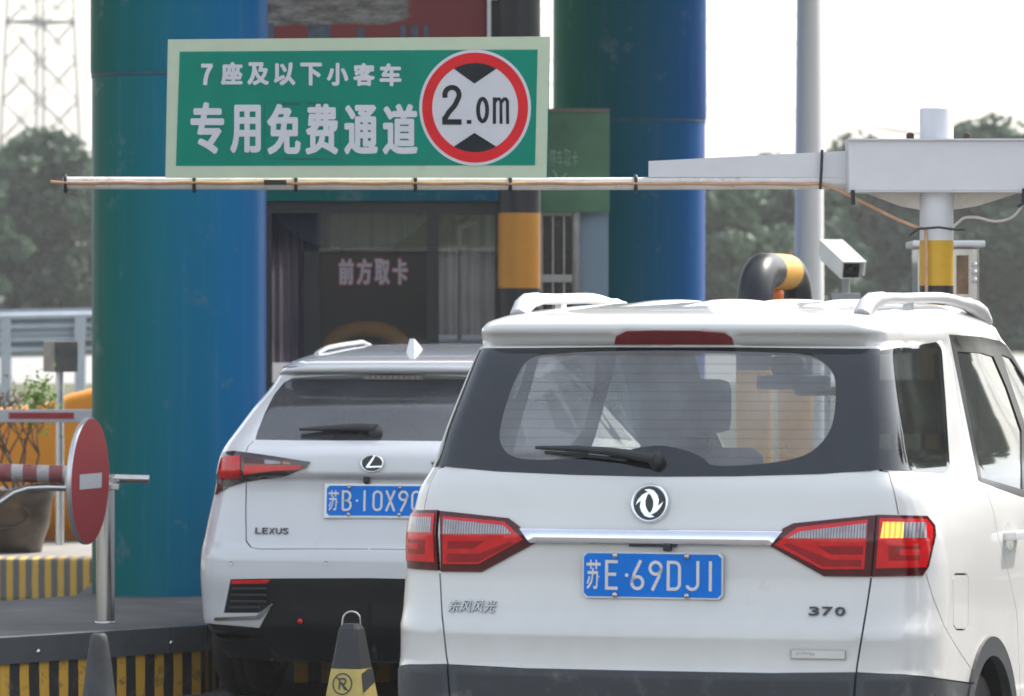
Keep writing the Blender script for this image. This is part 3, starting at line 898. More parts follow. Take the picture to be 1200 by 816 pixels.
for n in 'RL':
    B.patch('quarter_window', [(g('qg' + n), 0.001, 0)], van, [GLASSP], wall=0.004)
    d = B.patch('door_window_frame', [(g('df' + n), 0.001, 0)], van, [SATK])
    B.patch('window_pane', [(g('dw' + n), -0.003, 0)], d, [glass('door_glass', rough=.05, tint=(0.16, 0.17, 0.18), dust=0.04, ior=1.6) if n == 'R' else bpy.data.materials['door_glass']], wall=0)
    B.patch('window_pane', [(g('fw' + n), -0.003, 0)], d, [GLASSC], wall=0)
B.patch('windscreen', [(g('wscr'), 0, 0)], van, [GLASSC], wall=0)
B.patch('front_grille', [(g('grille'), -0.004, 0)], van, [BLACKP])
def each_arch(B, tris, off, par, m):
    mid = sum(B.S(*B.cv[t[0]]).y for t in tris) / len(tris)
    for sx in (1, -1):
        for sy in (1, -1):
            k = [t for t in tris if (B.cv[t[0]][0] > 0) == (sx > 0) and (B.cp[t[0]].y > mid) == (sy > 0)]
            if k: B.patch('wheel_arch_trim', [(k, off, 0)], par, [m], wall=0.03)
each_arch(B, g('trim') + g('trimf'), 0.010, van, GREYP)
B.patch('rear_bumper', [(g('bump'), 0.003, 0)], van, [GREYP], wall=0.02)
for n in 'RL':
    o = B.patch('headlight', [(g('head' + n), 0.003, 0)], van, [CLEAR])
    o = B.patch('tail_lamp', [(g('b' + n), 0.006, 0), (g('bi' + n), 0.010, 1), (g('bd' + n), 0.009, 2)], van, [REDD, REDB, RED3])
    if n == 'R':
        o['label'] = 'right tail lamp with its indicator glowing amber'
        B.patch('lit_indicator', [(g('b_lit'), 0.011, 0)], o, [AMBER])
    B.patch('clear_lens', [(g('bc' + n), 0.011, 0)], o, [CLEAR])
    o = B.patch('tailgate_lamp', [(g('t' + n), 0.006, 0), (g('ti' + n), 0.010, 1), (g('td' + n), 0.009, 2)], van, [REDD, REDB, RED3])
    B.patch('clear_lens', [(g('tc' + n), 0.011, 0)], o, [CLEAR])
B.patch('brake_lamp', [(g('brake'), 0.004, 0)], van, [mat('unlit_brake_lens', (0.22, 0.008, 0.010), rough=0.12, coat=0.8, var=0.2, scale=20)])
# wheel wells, floor, wheels
u = MB()
u.box(-.78, .78, .12, 4.2, .20, .26)
for s in (-1, 1):
    for yc in (aY, 3.60):
        n_ = 24
        vs = []; fs = []
        for k in range(n_ + 1):
            a = PI * k / n_ * 1.1 - .05 * PI
            for xx in (s * .50, s * .845): vs.append((xx, yc + .345 * math.cos(a), aZ + .355 * math.sin(a)))
        for k in range(n_): fs.append((2 * k, 2 * k + 1, 2 * k + 3, 2 * k + 2))
        fs.append(tuple(2 * k for k in range(n_ + 1)))
        u.add(vs, fs, 0)
u.build('underbody', [BLACKP], van)
for x in (-.73, .73):
    for yc in (aY, 3.60): wheel(van, x, yc, .305, .20, .20)
# chrome strip
mb = MB()
strip = on_skin(B, [(606 + (908 - 606) * i / 30, 627.5 + (631 - 627.5) * i / 30) for i in range(31)], 0.0)
hw = 0.0225
vs = []; fs = []
prof = [(-hw, -.004), (-hw, .015), (-hw * .85, .019), (hw * .72, .011), (hw, .005), (hw, -.004)]
ups = []
for q in range(31):
    for h, d_ in prof:
        e_ = h / hw * 7
        px_, py_ = (616 - e_) + ((911 + e_) - (616 - e_)) * q / 30, 627.5 + (631 - 627.5) * q / 30
        p, x, y, n = B.at(B.px(px_, py_)); vs.append(p + y * h + n * d_)
m_ = len(prof)
for q in range(30):
    for j in range(m_ - 1): fs.append((q * m_ + j, (q + 1) * m_ + j, (q + 1) * m_ + j + 1, q * m_ + j + 1))
mb.add(vs, fs, 0, True); mb.build('chrome_strip', [CHROME], van)
# plate, camera, handle
p, x, y, n = B.at(B.px(766, 674.5), 0.010)
n = (n + Vector((0, 0, .02))).normalized()
plate(van, (p, x, y, n), 'E69DJ1', '苏')
p, x, y, n = B.at(B.px(766, 638.5), 0.004)
mb = MB().frame(p, x, y, n); mb.box(-.075, .075, -.006, .006, -.003, .012, 0, .003); mb.box(.035, .06, -.018, .004, 0, .022, 0, .005); mb.build('tailgate_handle', [BLACKP], van)
# emblem: ring with two swooping birds
p, x, y, n = B.at(B.px(762.5, 590.5), 0.004)
mb = MB().frame(p, x, y, n)
r = .0595
mb.lathe([(r, -.006), (r, .006), (r * .93, .012), (r * .86, .010), (r * .82, .004)], axis='Z', seg=40, mi=0)
mb.sheet(arc(0, 0, r * .84, 0, 350, 35), .0045, 1)
def bird(sg):
    up = [(-.74, -.10)] + [( -.62, .18), (-.42, .42), (-.20, .55), (.02, .60), (-.14, .40), (-.22, .12), (-.20, -.14), (-.08, -.40), (.14, -.62), (.30, -.70), (.04, -.74), (-.22, -.66), (-.42, -.42), (-.50, -.20), (-.49, -.02), (-.46, .14), (-.60, .03)]
    return [(sg * a * r * .98, sg * b * r * .98) for a, b in up]
for sg in (1, -1): mb.prism(bird(sg), .005, .010, 'Z', 0)
mb.build('emblem', [CHROME, GLOSSK], van)
# badges
def badge(B, par, s, cx, cy, w, h, mats, bold=.02, shear=0.0, gap=.12, name='badge_lettering', tilt=0):
    p, x, y, n = B.at(B.px(cx, cy), 0.003)
    mb = MB().frame(p, x, y, n)
    k = len(s); cw = w / (k + gap * (k - 1))
    for i, ch in enumerate(s):
        x0 = -w / 2 + i * cw * (1 + gap)
        mb.text(ch, x0, -h / 2, x0 + cw, h / 2, .005, 0, bold=bold, shear=shear, thick=.006)
    mb.build(name, mats, par)
badge(B, van, '东风风光', 553, 711, .152, .038, [BADGE], bold=.010, shear=.2)
badge(B, van, '370', 969.5, 717, .110, .027, [DKMETAL], bold=.015, gap=.28)
p, x, y, n = B.at(B.px(959, 767), 0.002)
mb = MB().frame(p, x, y, n); mb.box(-.083, .083, -.015, .015, -.002, .004, 0, .0015)
mb.box(-.079, .079, -.011, .011, .004, .0045, 1); mb.text('inWay', -.066, -.006, -.008, .008, .0055, 0, bold=.0); mb.build('name_badge', [DCHROME, WHITE], van)
# wiper
mb = MB()
pts = on_skin(B, [(770, 541), (745, 537), (720, 533), (680, 529.5), (631, 528)], .022)
mb.tube(pts, [.024, .022, .018, .014, .008], 8, flat=.7)
p, x, y, n = B.at(B.px(770, 541), 0.0); mb.frame(p, x, y, n); mb.lathe([(.026, 0), (.024, .028), (.012, .036), (0, .037)], axis='Z', seg=16)
mb.frame(Vector(), Vector((1, 0, 0)), Vector((0, 1, 0)), Vector((0, 0, 1)))
mb.tube(on_skin(B, [(735, 541), (690, 536), (640, 532)], .010), .006, 6)
mb.build('rear_wiper', [BLACKP], van)
# roof rails
for s in (-1, 1):
    mb = MB()
    xr = s * .55; xk = .06 / 1.45
    path = []; rad = []
    def rz(yy): 
        h = B.bvh.ray_cast(Vector((xr + s * xk * (yy - .5), yy, 3)), Vector((0, 0, -1))); return h[0].z if h[0] else 1.69
    for i in range(29):
        t = i / 28; yy = .50 + 1.45 * t
        lift = .034 * min(1, t / .09) ** .6 * min(1, (1 - t) / .13) ** .6
        base = rz(yy)
        path.append((xr + s * xk * (yy - .5), yy, base + lift + (.0 if 0 < i < 28 else -.01))); rad.append(.0185 if 4 < i < 24 else .030 if (i < 3 or i > 25) else .024)
    mb.tube(path, rad, 10, 0)
    mb.build('roof_rail', [mat('grey_rail_paint', (.50, .50, .51), rough=.4, metal=.3, var=.06) if 'grey_rail_paint' not in bpy.data.materials else bpy.data.materials['grey_rail_paint']], van)
    for yy in (1.02,):
        m2 = MB(); xq = xr + s * xk * (yy - .5); m2.box(xq - .012, xq + .012, yy - .03, yy + .03, rz(yy) - .005, rz(yy) + .03, 0, .004)
        m2.build('rail_foot', [SILVER], van)
# roof pressings: two long raised ribs
for xr in (-.30, -.1, .1, .30):
    mb = MB(); pa = []
    for i in range(15):
        yy = .70 + 1.2 * i / 14
        h = B.bvh.ray_cast(Vector((xr, yy, 3)), Vector((0, 0, -1)))
        pa.append((xr, yy, h[0].z - .004))
    mb.tube(pa, [.004 + .052 * math.sin(PI * i / 14) ** .8 for i in range(15)], 20, flat=.24); mb.build('roof_rib', [WHITE], van)
# door handle
for s in (1, -1):
    uv = B.px(1184, 628); uv = (s * abs(uv[0]), uv[1])
    p, x, y, n = B.at(uv, .0)
    mb = MB().frame(p, x, y, n); mb.box(-.085, .085, -.014, .014, .02, .042, 0, .008); mb.box(-.085, -.06, -.014, .014, -.002, .03, 0, .005); mb.box(.06, .085, -.014, .014, -.002, .03, 0, .005)
    mb.lathe([(.045, .001), (.04, -.0)], c=(-.02, 0, .001), axis='Z', seg=20)
    mb.build('door_handle', [WHITE], van)
    # mirror
    p = Vector((s * .93, 2.72, 1.10))
    mb = MB(); mb.box(min(s * .86, s * 1.03), max(s * .86, s * 1.03), 2.66, 2.76, 1.06, 1.22, 0, .03); mb.build('door_mirror', [WHITE], van)
interior(van, [(-.37, 2.05, .5), (.37, 2.05, .5), (0, 1.25, 1.25), (0, .62, 1.2)], .40, .74, .35, 3.2, 2.75, -.37)
# interior mirror with dash camera, small hanging things
mb = MB()
mb.box(-.28, -.02, 2.36, 2.39, 1.44, 1.49, 0, .012); mb.box(-.23, -.11, 2.35, 2.42, 1.485, 1.56, 0, .025); mb.box(-.14, .02, 2.34, 2.37, 1.42, 1.45, 0, .008); mb.tube([(-.15, 2.38, 1.54), (-.15, 2.44, 1.60)], .012, 8)
mb.build('rear_view_mirror', [BLACKP], van)

# ================================================================== PEARL WHITE SUV
suv = thing('crossover_suv', 'pearl white crossover with dark rear glass and pointed tail lamps, beside the painted column', 'car', (-0.622, 23.1, 0), -math.radians(10.3), local=True)
SK = [(.20, .74, .16, 4.40, .22, .24, .08, .30, .40, .10),
      (.30, .79, .08, 4.50, .22, .26, .08, .30, .40, .10),
      (.36, .815, .03, 4.55, .22, .28, .08, .30, .42, .10),
      (.45, .82, .02, 4.58, .22, .28, .08, .30, .42, .10),
      (.57, .822, .00, 4.58, .22, .28, .08, .30, .42, .10),
      (.64, .82, .00, 4.57, .22, .28, .08, .30, .42, .10),
      (.69, .818, .015, 4.55, .22, .28, .08, .30, .42, .10),
      (.705, .816, .028, 4.54, .22, .28, .08, .30, .42, .10),
      (.80, .80, .055, 4.50, .22, .27, .08, .30, .42, .10),
      (.95, .768, .075, 4.30, .21, .26, .08, .30, .42, .12),
      (.995, .758, .072, 4.05, .20, .25, .08, .30, .42, .14),
      (1.015, .753, .036, 3.80, .20, .24, .08, .30, .42, .15),
      (1.08, .735, .040, 3.45, .19, .22, .08, .28, .38, .16),
      (1.115, .720, .060, 3.30, .17, .20, .08, .26, .34, .16),
      (1.162, .695, .125, 3.15, .13, .17, .07, .24, .30, .16),
      (1.30, .625, .300, 2.80, .12, .17, .06, .22, .26, .16),
      (1.44, .545, .475, 2.45, .10, .16, .05, .20, .24, .16),
      (1.450, .540, .475, 2.40, .10, .16, .05, .20, .24, .16),
      (1.453, .535, .440, 2.38, .10, .17, .05, .20, .24, .16),
      (1.475, .525, .432, 2.32, .11, .20, .06, .20, .24, .16),
      (1.495, .512, .475, 2.26, .13, .24, .07, .20, .24, .16),
      (1.515, .500, .60, 2.20, .16, .26, .07, .20, .22, .15),
      (1.545, .460, .95, 2.12, .18, .24, .06, .20, .20, .12),
      (1.566, .380, 1.35, 2.06, .18, .16, .04, .18, .16, .10),
      (1.577, .240, 1.65, 2.00, .12, .08, .02, .12, .08, .05),
      (1.579, .03, 1.8, 1.92, .02, .02, .01, .02, .02, .01)]
SB = Body(SK, (-0.622, 23.1, 0), math.radians(10.3), L=3.3, bulge=0.06)
B = SB; P = B.pts
def left_half(Lpx, step=6):
    q = P(Lpx, False, step); return [h for h in q if h[0] < -0.004]
lamp = P([(262, 530.5), (275, 529.5), (340, 538), (364, 541.5), (359, 549), (352, 551), (340, 556), (288, 565), (268, 571), (254, 580.5), (256, 556)])
lamp_r1 = P([(263, 536), (283, 535), (283, 557), (258.5, 561)])
lamp_r2 = P([(287, 545), (340, 545.5), (356, 546), (351, 550.5), (320, 552), (287, 556)])
lamp_br = P([(287, 536.5), (309, 539), (309, 543.5), (287, 543)])
lamp_cl = P([(311, 539.3), (330, 541), (330, 544), (311, 544)])
lamp_am = P([(332, 541.2), (341, 542.2), (341, 544.5), (332, 544.2)])
lamp_dk = P([(260, 563), (283, 559), (282, 564), (259, 573)])
tgL = left_half([(480, 643.5), (303, 643.5), (294, 641.5), (288.5, 634), (288, 600), (288.5, 566)])
tgU = left_half([(288.5, 530), (290, 524), (297, 517)])
gl = left_half([(480, 516.5), (360, 516.5), (299, 515.5), (302, 505), (310, 485), (321, 463), (333, 448), (343, 443), (380, 440.5), (420, 439), (480, 438)])
vb0, vt0 = gl[0][1], gl[-1][1]
glp = [(0, vb0)] + gl + [(0, vt0)]; glp = glp + [(-u, v) for u, v in glp[::-1]]
tgp = [(0, tgL[0][1])] + tgL + tgU + [q for q in gl[::-1] if q[1] < vb0 + .004] + [(0, vb0)]; tgp = tgp + [(-u, v) for u, v in tgp[::-1]]
v57 = B.vz(.57)
dk = P([(270, 679), (320, 678), (437, 677.5)], False)
dkl = [h for h in dk if h[0] < -.004]
dif = dkl + [(0, dkl[-1][1]), (0, -.01)] + [B.px(300, 742), B.px(308, 726), B.px(316, 713), B.px(303, 719.5), B.px(262, 719)]
dif[len(dkl) + 1] = (0, B.vz(.20) - .01)
difs = dkl + [(0, dkl[-1][1]), (0, -.01), (B.px(303, 741)[0], -.01)] + [B.px(303, 741), B.px(309, 726), B.px(317, 712), B.px(303, 718.5), B.px(262, 718.5)]
wing = P([(254, 723.5), (301, 721.5), (319.5, 706.5), (321.5, 707.5), (305, 724.8), (253, 726.8)])
refl = P([(272, 680.5), (317, 679.5), (313, 683.5), (271, 684.5)])
low = [(-2.5, -.01), (2.5, -.01), (2.5, B.vz(.345)), (0, B.vz(.345)), (-2.5, B.vz(.345))]
sill = [(-B.half, -.01), (B.half, -.01), (B.half, B.vz(.30)), (-B.half, B.vz(.30))]
sY, sZ = .80, .345
qg2 = B.sides(-1, [(.78, 1.20), (1.10, 1.17), (1.08, 1.38), (.92, 1.36)])
fw2 = B.sides(-1, [(1.18, 1.16), (2.75, 1.11), (2.45, 1.28), (1.95, 1.46), (1.22, 1.46)])
wq = [(-B.half, B.front(-.001, 1.13)[1])] + [B.front(x, z) for x, z in [(-.15, 1.13), (-.35, 1.135), (-.52, 1.15), (-.46, 1.32), (-.40, 1.47), (-.2, 1.49)]] + [(-B.half, B.front(-.001, 1.495)[1])]
hl2 = B.sides(-1, [(3.85, .72), (4.15, .70), (4.12, .82), (3.7, .92)])
gr2 = [(-B.half, B.vz(.36)), (-B.half + .38, B.vz(.36)), (-B.half + .30, B.vz(.85)), (-B.half, B.vz(.85))]
bl2 = [h for h in P([(425, 440.5), (461, 440)], False) ]
R = []
for s in (1, -1):
    M_ = mir if s > 0 else (lambda p: p); n = 'R' if s > 0 else 'L'
    R += [('arch', arch_poly(B, s, sY, sZ, .37)), ('arch', arch_poly(B, s, sY + 2.66, sZ, .37))]
    R += [('l1' + n, M_(lamp_r1)), ('l1' + n, M_(lamp_r2)), ('lb' + n, M_(lamp_br)), ('lc' + n, M_(lamp_cl)), ('la' + n, M_(lamp_am)), ('ld' + n, M_(lamp_dk)), ('lo' + n, M_(lamp))]
    R += [('gap', M_(line_poly(tgL, .0055))), ('gap', M_(line_poly(tgU, .0055)))]
    R += [('refl' + n, M_(refl)), ('wing' + n, M_(wing)), ('dif', M_(difs)), ('qg' + n, M_(qg2)), ('fw' + n, M_(fw2)), ('wscr', M_(wq)), ('head' + n, M_(hl2)), ('grille', M_(gr2))]
R.append(('rglass', glp)); R += [('low', low), ('low', sill)]
for s in (1, -1): R += [('trim', arch_poly(B, s, sY, sZ, .41)), ('trim', arch_poly(B, s, sY + 2.66, sZ, .41))]
R += [('tailgate', tgp)]
T = B.cut(R)
B.patch('body', [(g('body'), 0, 0), (g('gap'), -.008, 1)], suv, [WHITE2, GAP, LINING], lining=2)
B.patch('tailgate', [(g('tailgate'), 0, 0)], suv, [WHITE2, LINING], lining=1)
B.patch('rear_window', [(g('rglass'), 0, 0)], suv, [GLASSD], wall=.004)
B.patch('rear_diffuser', [(g('dif'), -.004, 0), (g('low'), -.004, 0)], suv, [BLACKD], wall=.004)
each_arch(B, g('trim'), .006, suv, WHITE2)
B.patch('windscreen', [(g('wscr'), 0, 0)], suv, [GLASSC], wall=0)
B.patch('front_grille', [(g('grille'), -.004, 0)], suv, [BLACKP])
for n in 'LR':
    B.patch('quarter_window', [(g('qg' + n), .001, 0)], suv, [GLASSD], wall=.004)
    B.patch('door_window', [(g('fw' + n), .001, 0)], suv, [GLASSD], wall=.004)
    B.patch('headlight', [(g('head' + n), .003, 0)], suv, [CLEAR])
    B.patch('reflector', [(g('refl' + n), .003, 0)], suv, [REDB])
    B.patch('bumper_blade', [(g('wing' + n), .012, 0)], suv, [DCHROME], wall=.02)
    o = B.patch('tail_lamp', [(g('lo' + n), .008, 0), (g('ld' + n), .010, 3), (g('l1' + n), .012, 1), (g('lb' + n), .011, 2)], suv, [SMOKE, REDB, REDD, mat('grey_smoked_lens', (.09, .085, .08), rough=.1, coat=1) if n == 'L' else bpy.data.materials['grey_smoked_lens']], wall=.02)
    B.patch('clear_lens', [(g('lc' + n), .011, 0)], o, [CLEAR]); B.patch('amber_lens', [(g('la' + n), .011, 0)], o, [mat('unlit_amber_lens', (.45, .13, .03), rough=.1, coat=1) if n == 'L' else bpy.data.materials['unlit_amber_lens']])
u = MB(); u.box(-.72, .72, .35, 4.2, .20, .27); u.box(-.45, -.15, .5, .9, .17, .25, 0, .03); u.box(.2, .5, .5, .9, .17, .25, 0, .03)
u.tube([(-.7, sY, .33), (.7, sY, .33)], .04, 8); u.box(-.70, .70, .30, .36, .20, .45)
for s in (-1, 1):
    for yc in (sY, sY + 2.66):
        vs = []; fs = []
        for k in range(25):
            a = PI * k / 24 * 1.1 - .05 * PI
            for xx in (s * .48, s * .80): vs.append((xx, yc + .385 * math.cos(a), sZ + .385 * math.sin(a)))
        for k in range(24): fs.append((2 * k, 2 * k + 1, 2 * k + 3, 2 * k + 2))
        fs.append(tuple(2 * k for k in range(25)))
        u.add(vs, fs, 0)
u.build('underbody', [BLACKD], suv)
for x in (-.70, .70):
    for yc in (sY, sY + 2.66): wheel(suv, x, yc, .35, .23, .23)
p, x, y, n = B.at(B.px(440.5, 587.5), .012)
plate(suv, (p, x, y, (n + Vector((0, 0, .02))).normalized()), 'B10X90', '苏')
pf = MB().frame(p - n * .006, x, y, n); pf.box(-.228, .228, -.078, .078, -.006, .004, 0, .004); pf.build('plate_frame', [SILVER], suv)
p, x, y, n = B.at(B.px(436.5, 543.5), .004)
mb = MB().frame(p, x, y, n)
rx, ry = .052, .038
el = arc(0, 0, rx, 0, 351, 39, ry)
m_ = len(el)
rings = [(1.0, -.005), (1.0, .006), (.93, .010), (.86, .006)]
mb.add([(a * k, b * k, d_) for k, d_ in rings for a, b in el], [(i * m_ + j, i * m_ + (j + 1) % m_, (i + 1) * m_ + (j + 1) % m_, (i + 1) * m_ + j) for i in range(3) for j in range(m_)], 0, True)
mb.sheet([(a * .88, b * .88) for a, b in el], .005, 1)
mb.prism([(.010, .036), (.017, .035), (-.012, -.012), (.044, -.010), (.044, -.016), (-.024, -.019), (-.026, -.014)], .005, .010, 'Z', 0)
mb.build('emblem', [CHROME, GLOSSK], suv)
badge(B, suv, 'LEXUS', 319, 622.5, .152, .026, [DKMETAL], bold=.0, gap=.22)
mb = MB(); c = B.at(B.px(430, 560), .0); mb.frame(*c); mb.lathe([(.015, 0), (.015, .02), (.01, .026), (0, .026)], axis='Z', seg=14); mb.build('parking_camera', [BLACKP], suv)
for q in ((271, 660), (382, 659.5)):
    mb = MB().frame(*B.at(B.px(*q), .0)); mb.lathe([(.012, 0), (.012, .002), (.0085, .003), (.0085, .0015), (0, .002)], axis='Z', seg=16); mb.build('parking_sensor', [WHITE2], suv)
mb = MB().frame(*B.at(B.px(352, 728), .0)); mb.lathe([(.012, 0), (.011, .01), (0, .012)], axis='Z', seg=14); mb.build('reflector', [REDB], suv)
mb = MB(); mb.tube(on_skin(B, [(442, 507), (425, 505.5), (395, 506), (352, 507.5)], .02), [.034, .032, .024, .010], 8, flat=.6)
mb.frame(*B.at(B.px(440, 508), .0)); mb.lathe([(.032, 0), (.03, .02), (.015, .03), (0, .031)], axis='Z', seg=14); mb.build('rear_wiper', [BLACKP], suv)
p, x, y, n = B.at(B.px(461, 442.5), .004)
mb = MB().frame(p, x, y, n); mb.box(-.135, .135, -.012, .012, -.004, .004, 0, .002)
for k in range(10): mb.box(-.125 + k * .0255, -.107 + k * .0255, -.007, .007, .004, .006, 1)
mb.build('brake_lamp', [mat('smoked_brake_lens', (.10, .085, .08), rough=.15, coat=.6), mat('brake_led_cells', (.17, .15, .14), rough=.3)], suv)
for yv in (690, 697.5, 705, 712):
    mb = MB(); mb.tube(on_skin(B, [(271 + (700 - yv) * .15, yv), (285, yv), (312 - max(0, yv - 704) * 1.0, yv)], .002), .006, 6); mb.build('vent_fin', [BLACKP], suv)
# fin antenna
h = B.bvh.ray_cast(Vector((0, 1.02, 3)), Vector((0, 0, -1)))[0]
mb = MB(); mb.prism([(-.10, -.01), (.14, -.01), (.05, .025), (-.045, .052), (-.065, .054), (-.08, .025)], -.019, .019, 'X')
for v in mb.v: v.x *= (1 - max(0, v.z) * 9); v.y = h.y + v.y; v.z += h.z
mb.build('roof_fin', [WHITE2], suv)
for s in (-1, 1):
    mb = MB(); path = []; rad = []
    for i in range(21):
        t = i / 20; yy = .92 + .95 * t; xr = s * (.43 - .05 * t)
        hh = B.bvh.ray_cast(Vector((xr, yy, 3)), Vector((0, 0, -1)))[0]
        path.append((xr, yy, hh.z + .016 * min(1, t / .18) ** .7 * min(1, (1 - t) / .2) ** .7)); rad.append(.013)
    mb.tube(path, rad, 8); mb.build('roof_rail', [SILVER], suv)
    mb = MB(); mb.box(min(s * .84, s * 1.0), max(s * .84, s * 1.0), 2.62, 2.72, 1.02, 1.15, 0, .03); mb.build('door_mirror', [WHITE2], suv)
interior(suv, [(-.36, 2.05, .5), (.36, 2.05, .5), (0, 1.15, 1.1)], .36, .68, .6, 3.1, 2.7, -.36)
# ================================================================== setting
ASPH = mat('worn_asphalt', (0.115, 0.113, 0.112), rough=0.88, var=0.35, scale=0.7, bump=0.5, bscale=120, dirt=((0.19, 0.18, 0.17), 2.2, 0.56))
CONC = mat('pale_concrete', (0.30, 0.29, 0.275), rough=0.85, var=0.2, scale=1.2, bump=0.3, bscale=60, dirt=((0.24, 0.23, 0.21), 3, 0.55))
DKCONC = mat('dark_pavement', (0.105, 0.105, 0.105), rough=0.85, var=0.3, scale=2.0, bump=0.4, bscale=70, dirt=((0.18, 0.175, 0.165), 4, 0.55))
EARTH = mat('dry_grassy_ground', (0.12, 0.125, 0.07), rough=0.95, var=0.4, scale=0.15)
def structure(name, mb, m):
    return mb.build(name, m, None, kind='structure')
mb = MB(); mb.sheet([(-480, -300), (480, -300), (480, 930), (-480, 930)], -0.004 - .02); structure('ground', mb, EARTH)
mb = MB(); mb.sheet([(-40, -60), (40, -60), (40, 52), (-40, 52)], 0.0); structure('road', mb, ASPH)
# lane line on the road, leading out of the lane
mb = MB(); mb.sheet([(3.55, 6), (3.7, 6), (7.2, 40), (7.05, 40)], 0.004); structure('lane_marking', mb, mat('road_paint', (.68, .67, .63), rough=.7, var=.15, dirt=((.2, .2, .2), 5, .55)))
# embankment that carries the far road behind the toll lanes
mb = MB(); mb.prism([(-60, -.02), (-54, 1.0), (54, 1.0), (60, -.02)], 62, 200, 'Y')
mb.v = [Vector((v.x - 40, v.y + (0 if v.z > .5 else (-4 if v.y < 100 else 4)), v.z)) for v in mb.v]
structure('embankment', mb, EARTH)
mb = MB(); mb.sheet([(-92, 62.5), (12, 62.5), (12, 190), (-92, 190)], 1.004); structure('far_road', mb, CONC)

# ------------------------------------------------------------------ kerbed islands
YEL, DGREY, BLK = (0.72, 0.40, 0.045), (0.075, 0.075, 0.08), (0.022, 0.023, 0.025)
HI = .30
A = Vector((-5.2, 19.55)); Bc = Vector((-1.40, 24.10)); C1 = Vector((-0.62, 28.6)); C2 = Vector((0.75, 30.4)); C3 = Vector((0.75, 35)); C3b = Vector((-1.9, 35)); C4 = Vector((-2.3, 31.5)); C5 = Vector((-2.2, 27.0)); C6 = Vector((-6.2, 20.4))
isl = [A, Bc, C1, C2, C3, C3b, C4, C5, C6]
dA = (Bc - A).normalized()
nA = Vector((dA.y, -dA.x))
t = thing('traffic_island', 'dark paved toll island with a steel edge band over black and yellow kerb stripes', 'traffic island', (-1.9, 24.2, 0))
mb = MB(); mb.prism([tuple(q) for q in isl], 0, HI, 'Z', 0, mi_side=1)
mb.build('paved_top', [DKCONC, stripes('front_kerb_stripes', YEL, BLK, (dA.x, dA.y, 0), .121, .52, worn=(.10, .085, .06), wear=.54)], t)
mb = MB()
for a, b in ((A, Bc), (Bc, C1)):
    d = (b - a).normalized(); n = Vector((d.y, -d.x))
    L_ = (b - a).length; k = 0.0
    while k < L_ - 1e-3:
        k2 = min(L_, k + 1.9)
        p, q = a + d * (k + .004), a + d * (k2 - .004)
        pts = [p + n * .004, q + n * .004, q + n * .016, p + n * .016]
        mb.prism([tuple(v) for v in pts], HI - .105, HI + .004, 'Z')
        pts = [p - n * .06, q - n * .06, q + n * .016, p + n * .016]
        mb.prism([tuple(v) for v in pts], HI + .004, HI + .010, 'Z')
        k = k2
mb.build('steel_edge_band', [mat('painted_steel_band', (.082, .088, .095), rough=.42, var=.2, scale=5, dirt=((.16, .14, .12), 7, .58))], t)
mb = MB()
k = .25
while k < (Bc - A).length:
    p = A + dA * k + nA * .016
    mb.frame(Vector((p.x, p.y, HI - .060)), Vector((dA.x, dA.y, 0)), Vector((0, 0, 1)), Vector((nA.x, nA.y, 0)))
    mb.lathe([(.013, 0), (.012, .006), (.006, .010), (0, .011)], axis='Z', seg=12); k += .42
mb.build('edge_bolts', [STEEL], t)
mb = MB()   # worn yellow paint along the walkway edge
for i in range(12):
    p = A + dA * (.15 + i * .5) - nA * .10
    q = p + dA * (.16 + rng.random() * .18)
    mb.add([(p.x, p.y, HI + .004), (q.x, q.y, HI + .004), (q.x - nA.x * .05, q.y - nA.y * .05, HI + .004), (p.x - nA.x * .05, p.y - nA.y * .05, HI + .004)], [(0, 1, 2, 3)])
mb.build('edge_paint', [mat('faded_yellow_paint', (.42, .26, .06), rough=.8, var=.3, dirt=((.12, .115, .11), 14, .5))], t)
# low kerb seen beneath the crossover
t = thing('low_kerb', 'low yellow and grey striped kerb on the road, seen beneath the crossover behind the square cone', 'kerb', (-.9, 24.95, 0))
mb = MB(); mb.box(-1.16, -.46, 24.86, 25.10, 0, .125, 0, .012)
mb.build('kerb_block', [stripes('low_kerb_stripes', YEL, DGREY, (1, 0, 0), .128, .5, offset=.35)], t)
# far island with bright stripes
t = thing('kerb_island', 'pale concrete island with narrow sunlit yellow and grey kerb stripes under the flowerpot', 'traffic island', (-3.6, 32.2, 0))
mb = MB(); pr = [(-9.5, 32.2), (-2.2, 32.2), (-2.2, 37.5), (-9.5, 37.5)]
mb.box(-9.5, -2.2, 32.2, 32.5, 0, .262, 0, .03)
mb.build('striped_kerb', [stripes('far_kerb_stripes', (.85, .54, .11), (.21, .20, .20), (1, 0, 0), .077, .5, worn=(.3, .27, .2), offset=.3, wear=.6)], t)
mb = MB(); mb.box(-9.5, -2.2, 32.5, 37.5, 0, .258); mb.build('concrete_top', [CONC], t)
# island beside the right lane (behind the van)
t = thing('raised_island', 'raised concrete island that carries the hoop guard and cabinet behind the family van', 'traffic island', (1.8, 23.8, 0))
mb = MB(); mb.box(.98, 2.9, 22.7, 25.6, 0, .25, 0, .03); mb.build('island_block', [CONC], t)

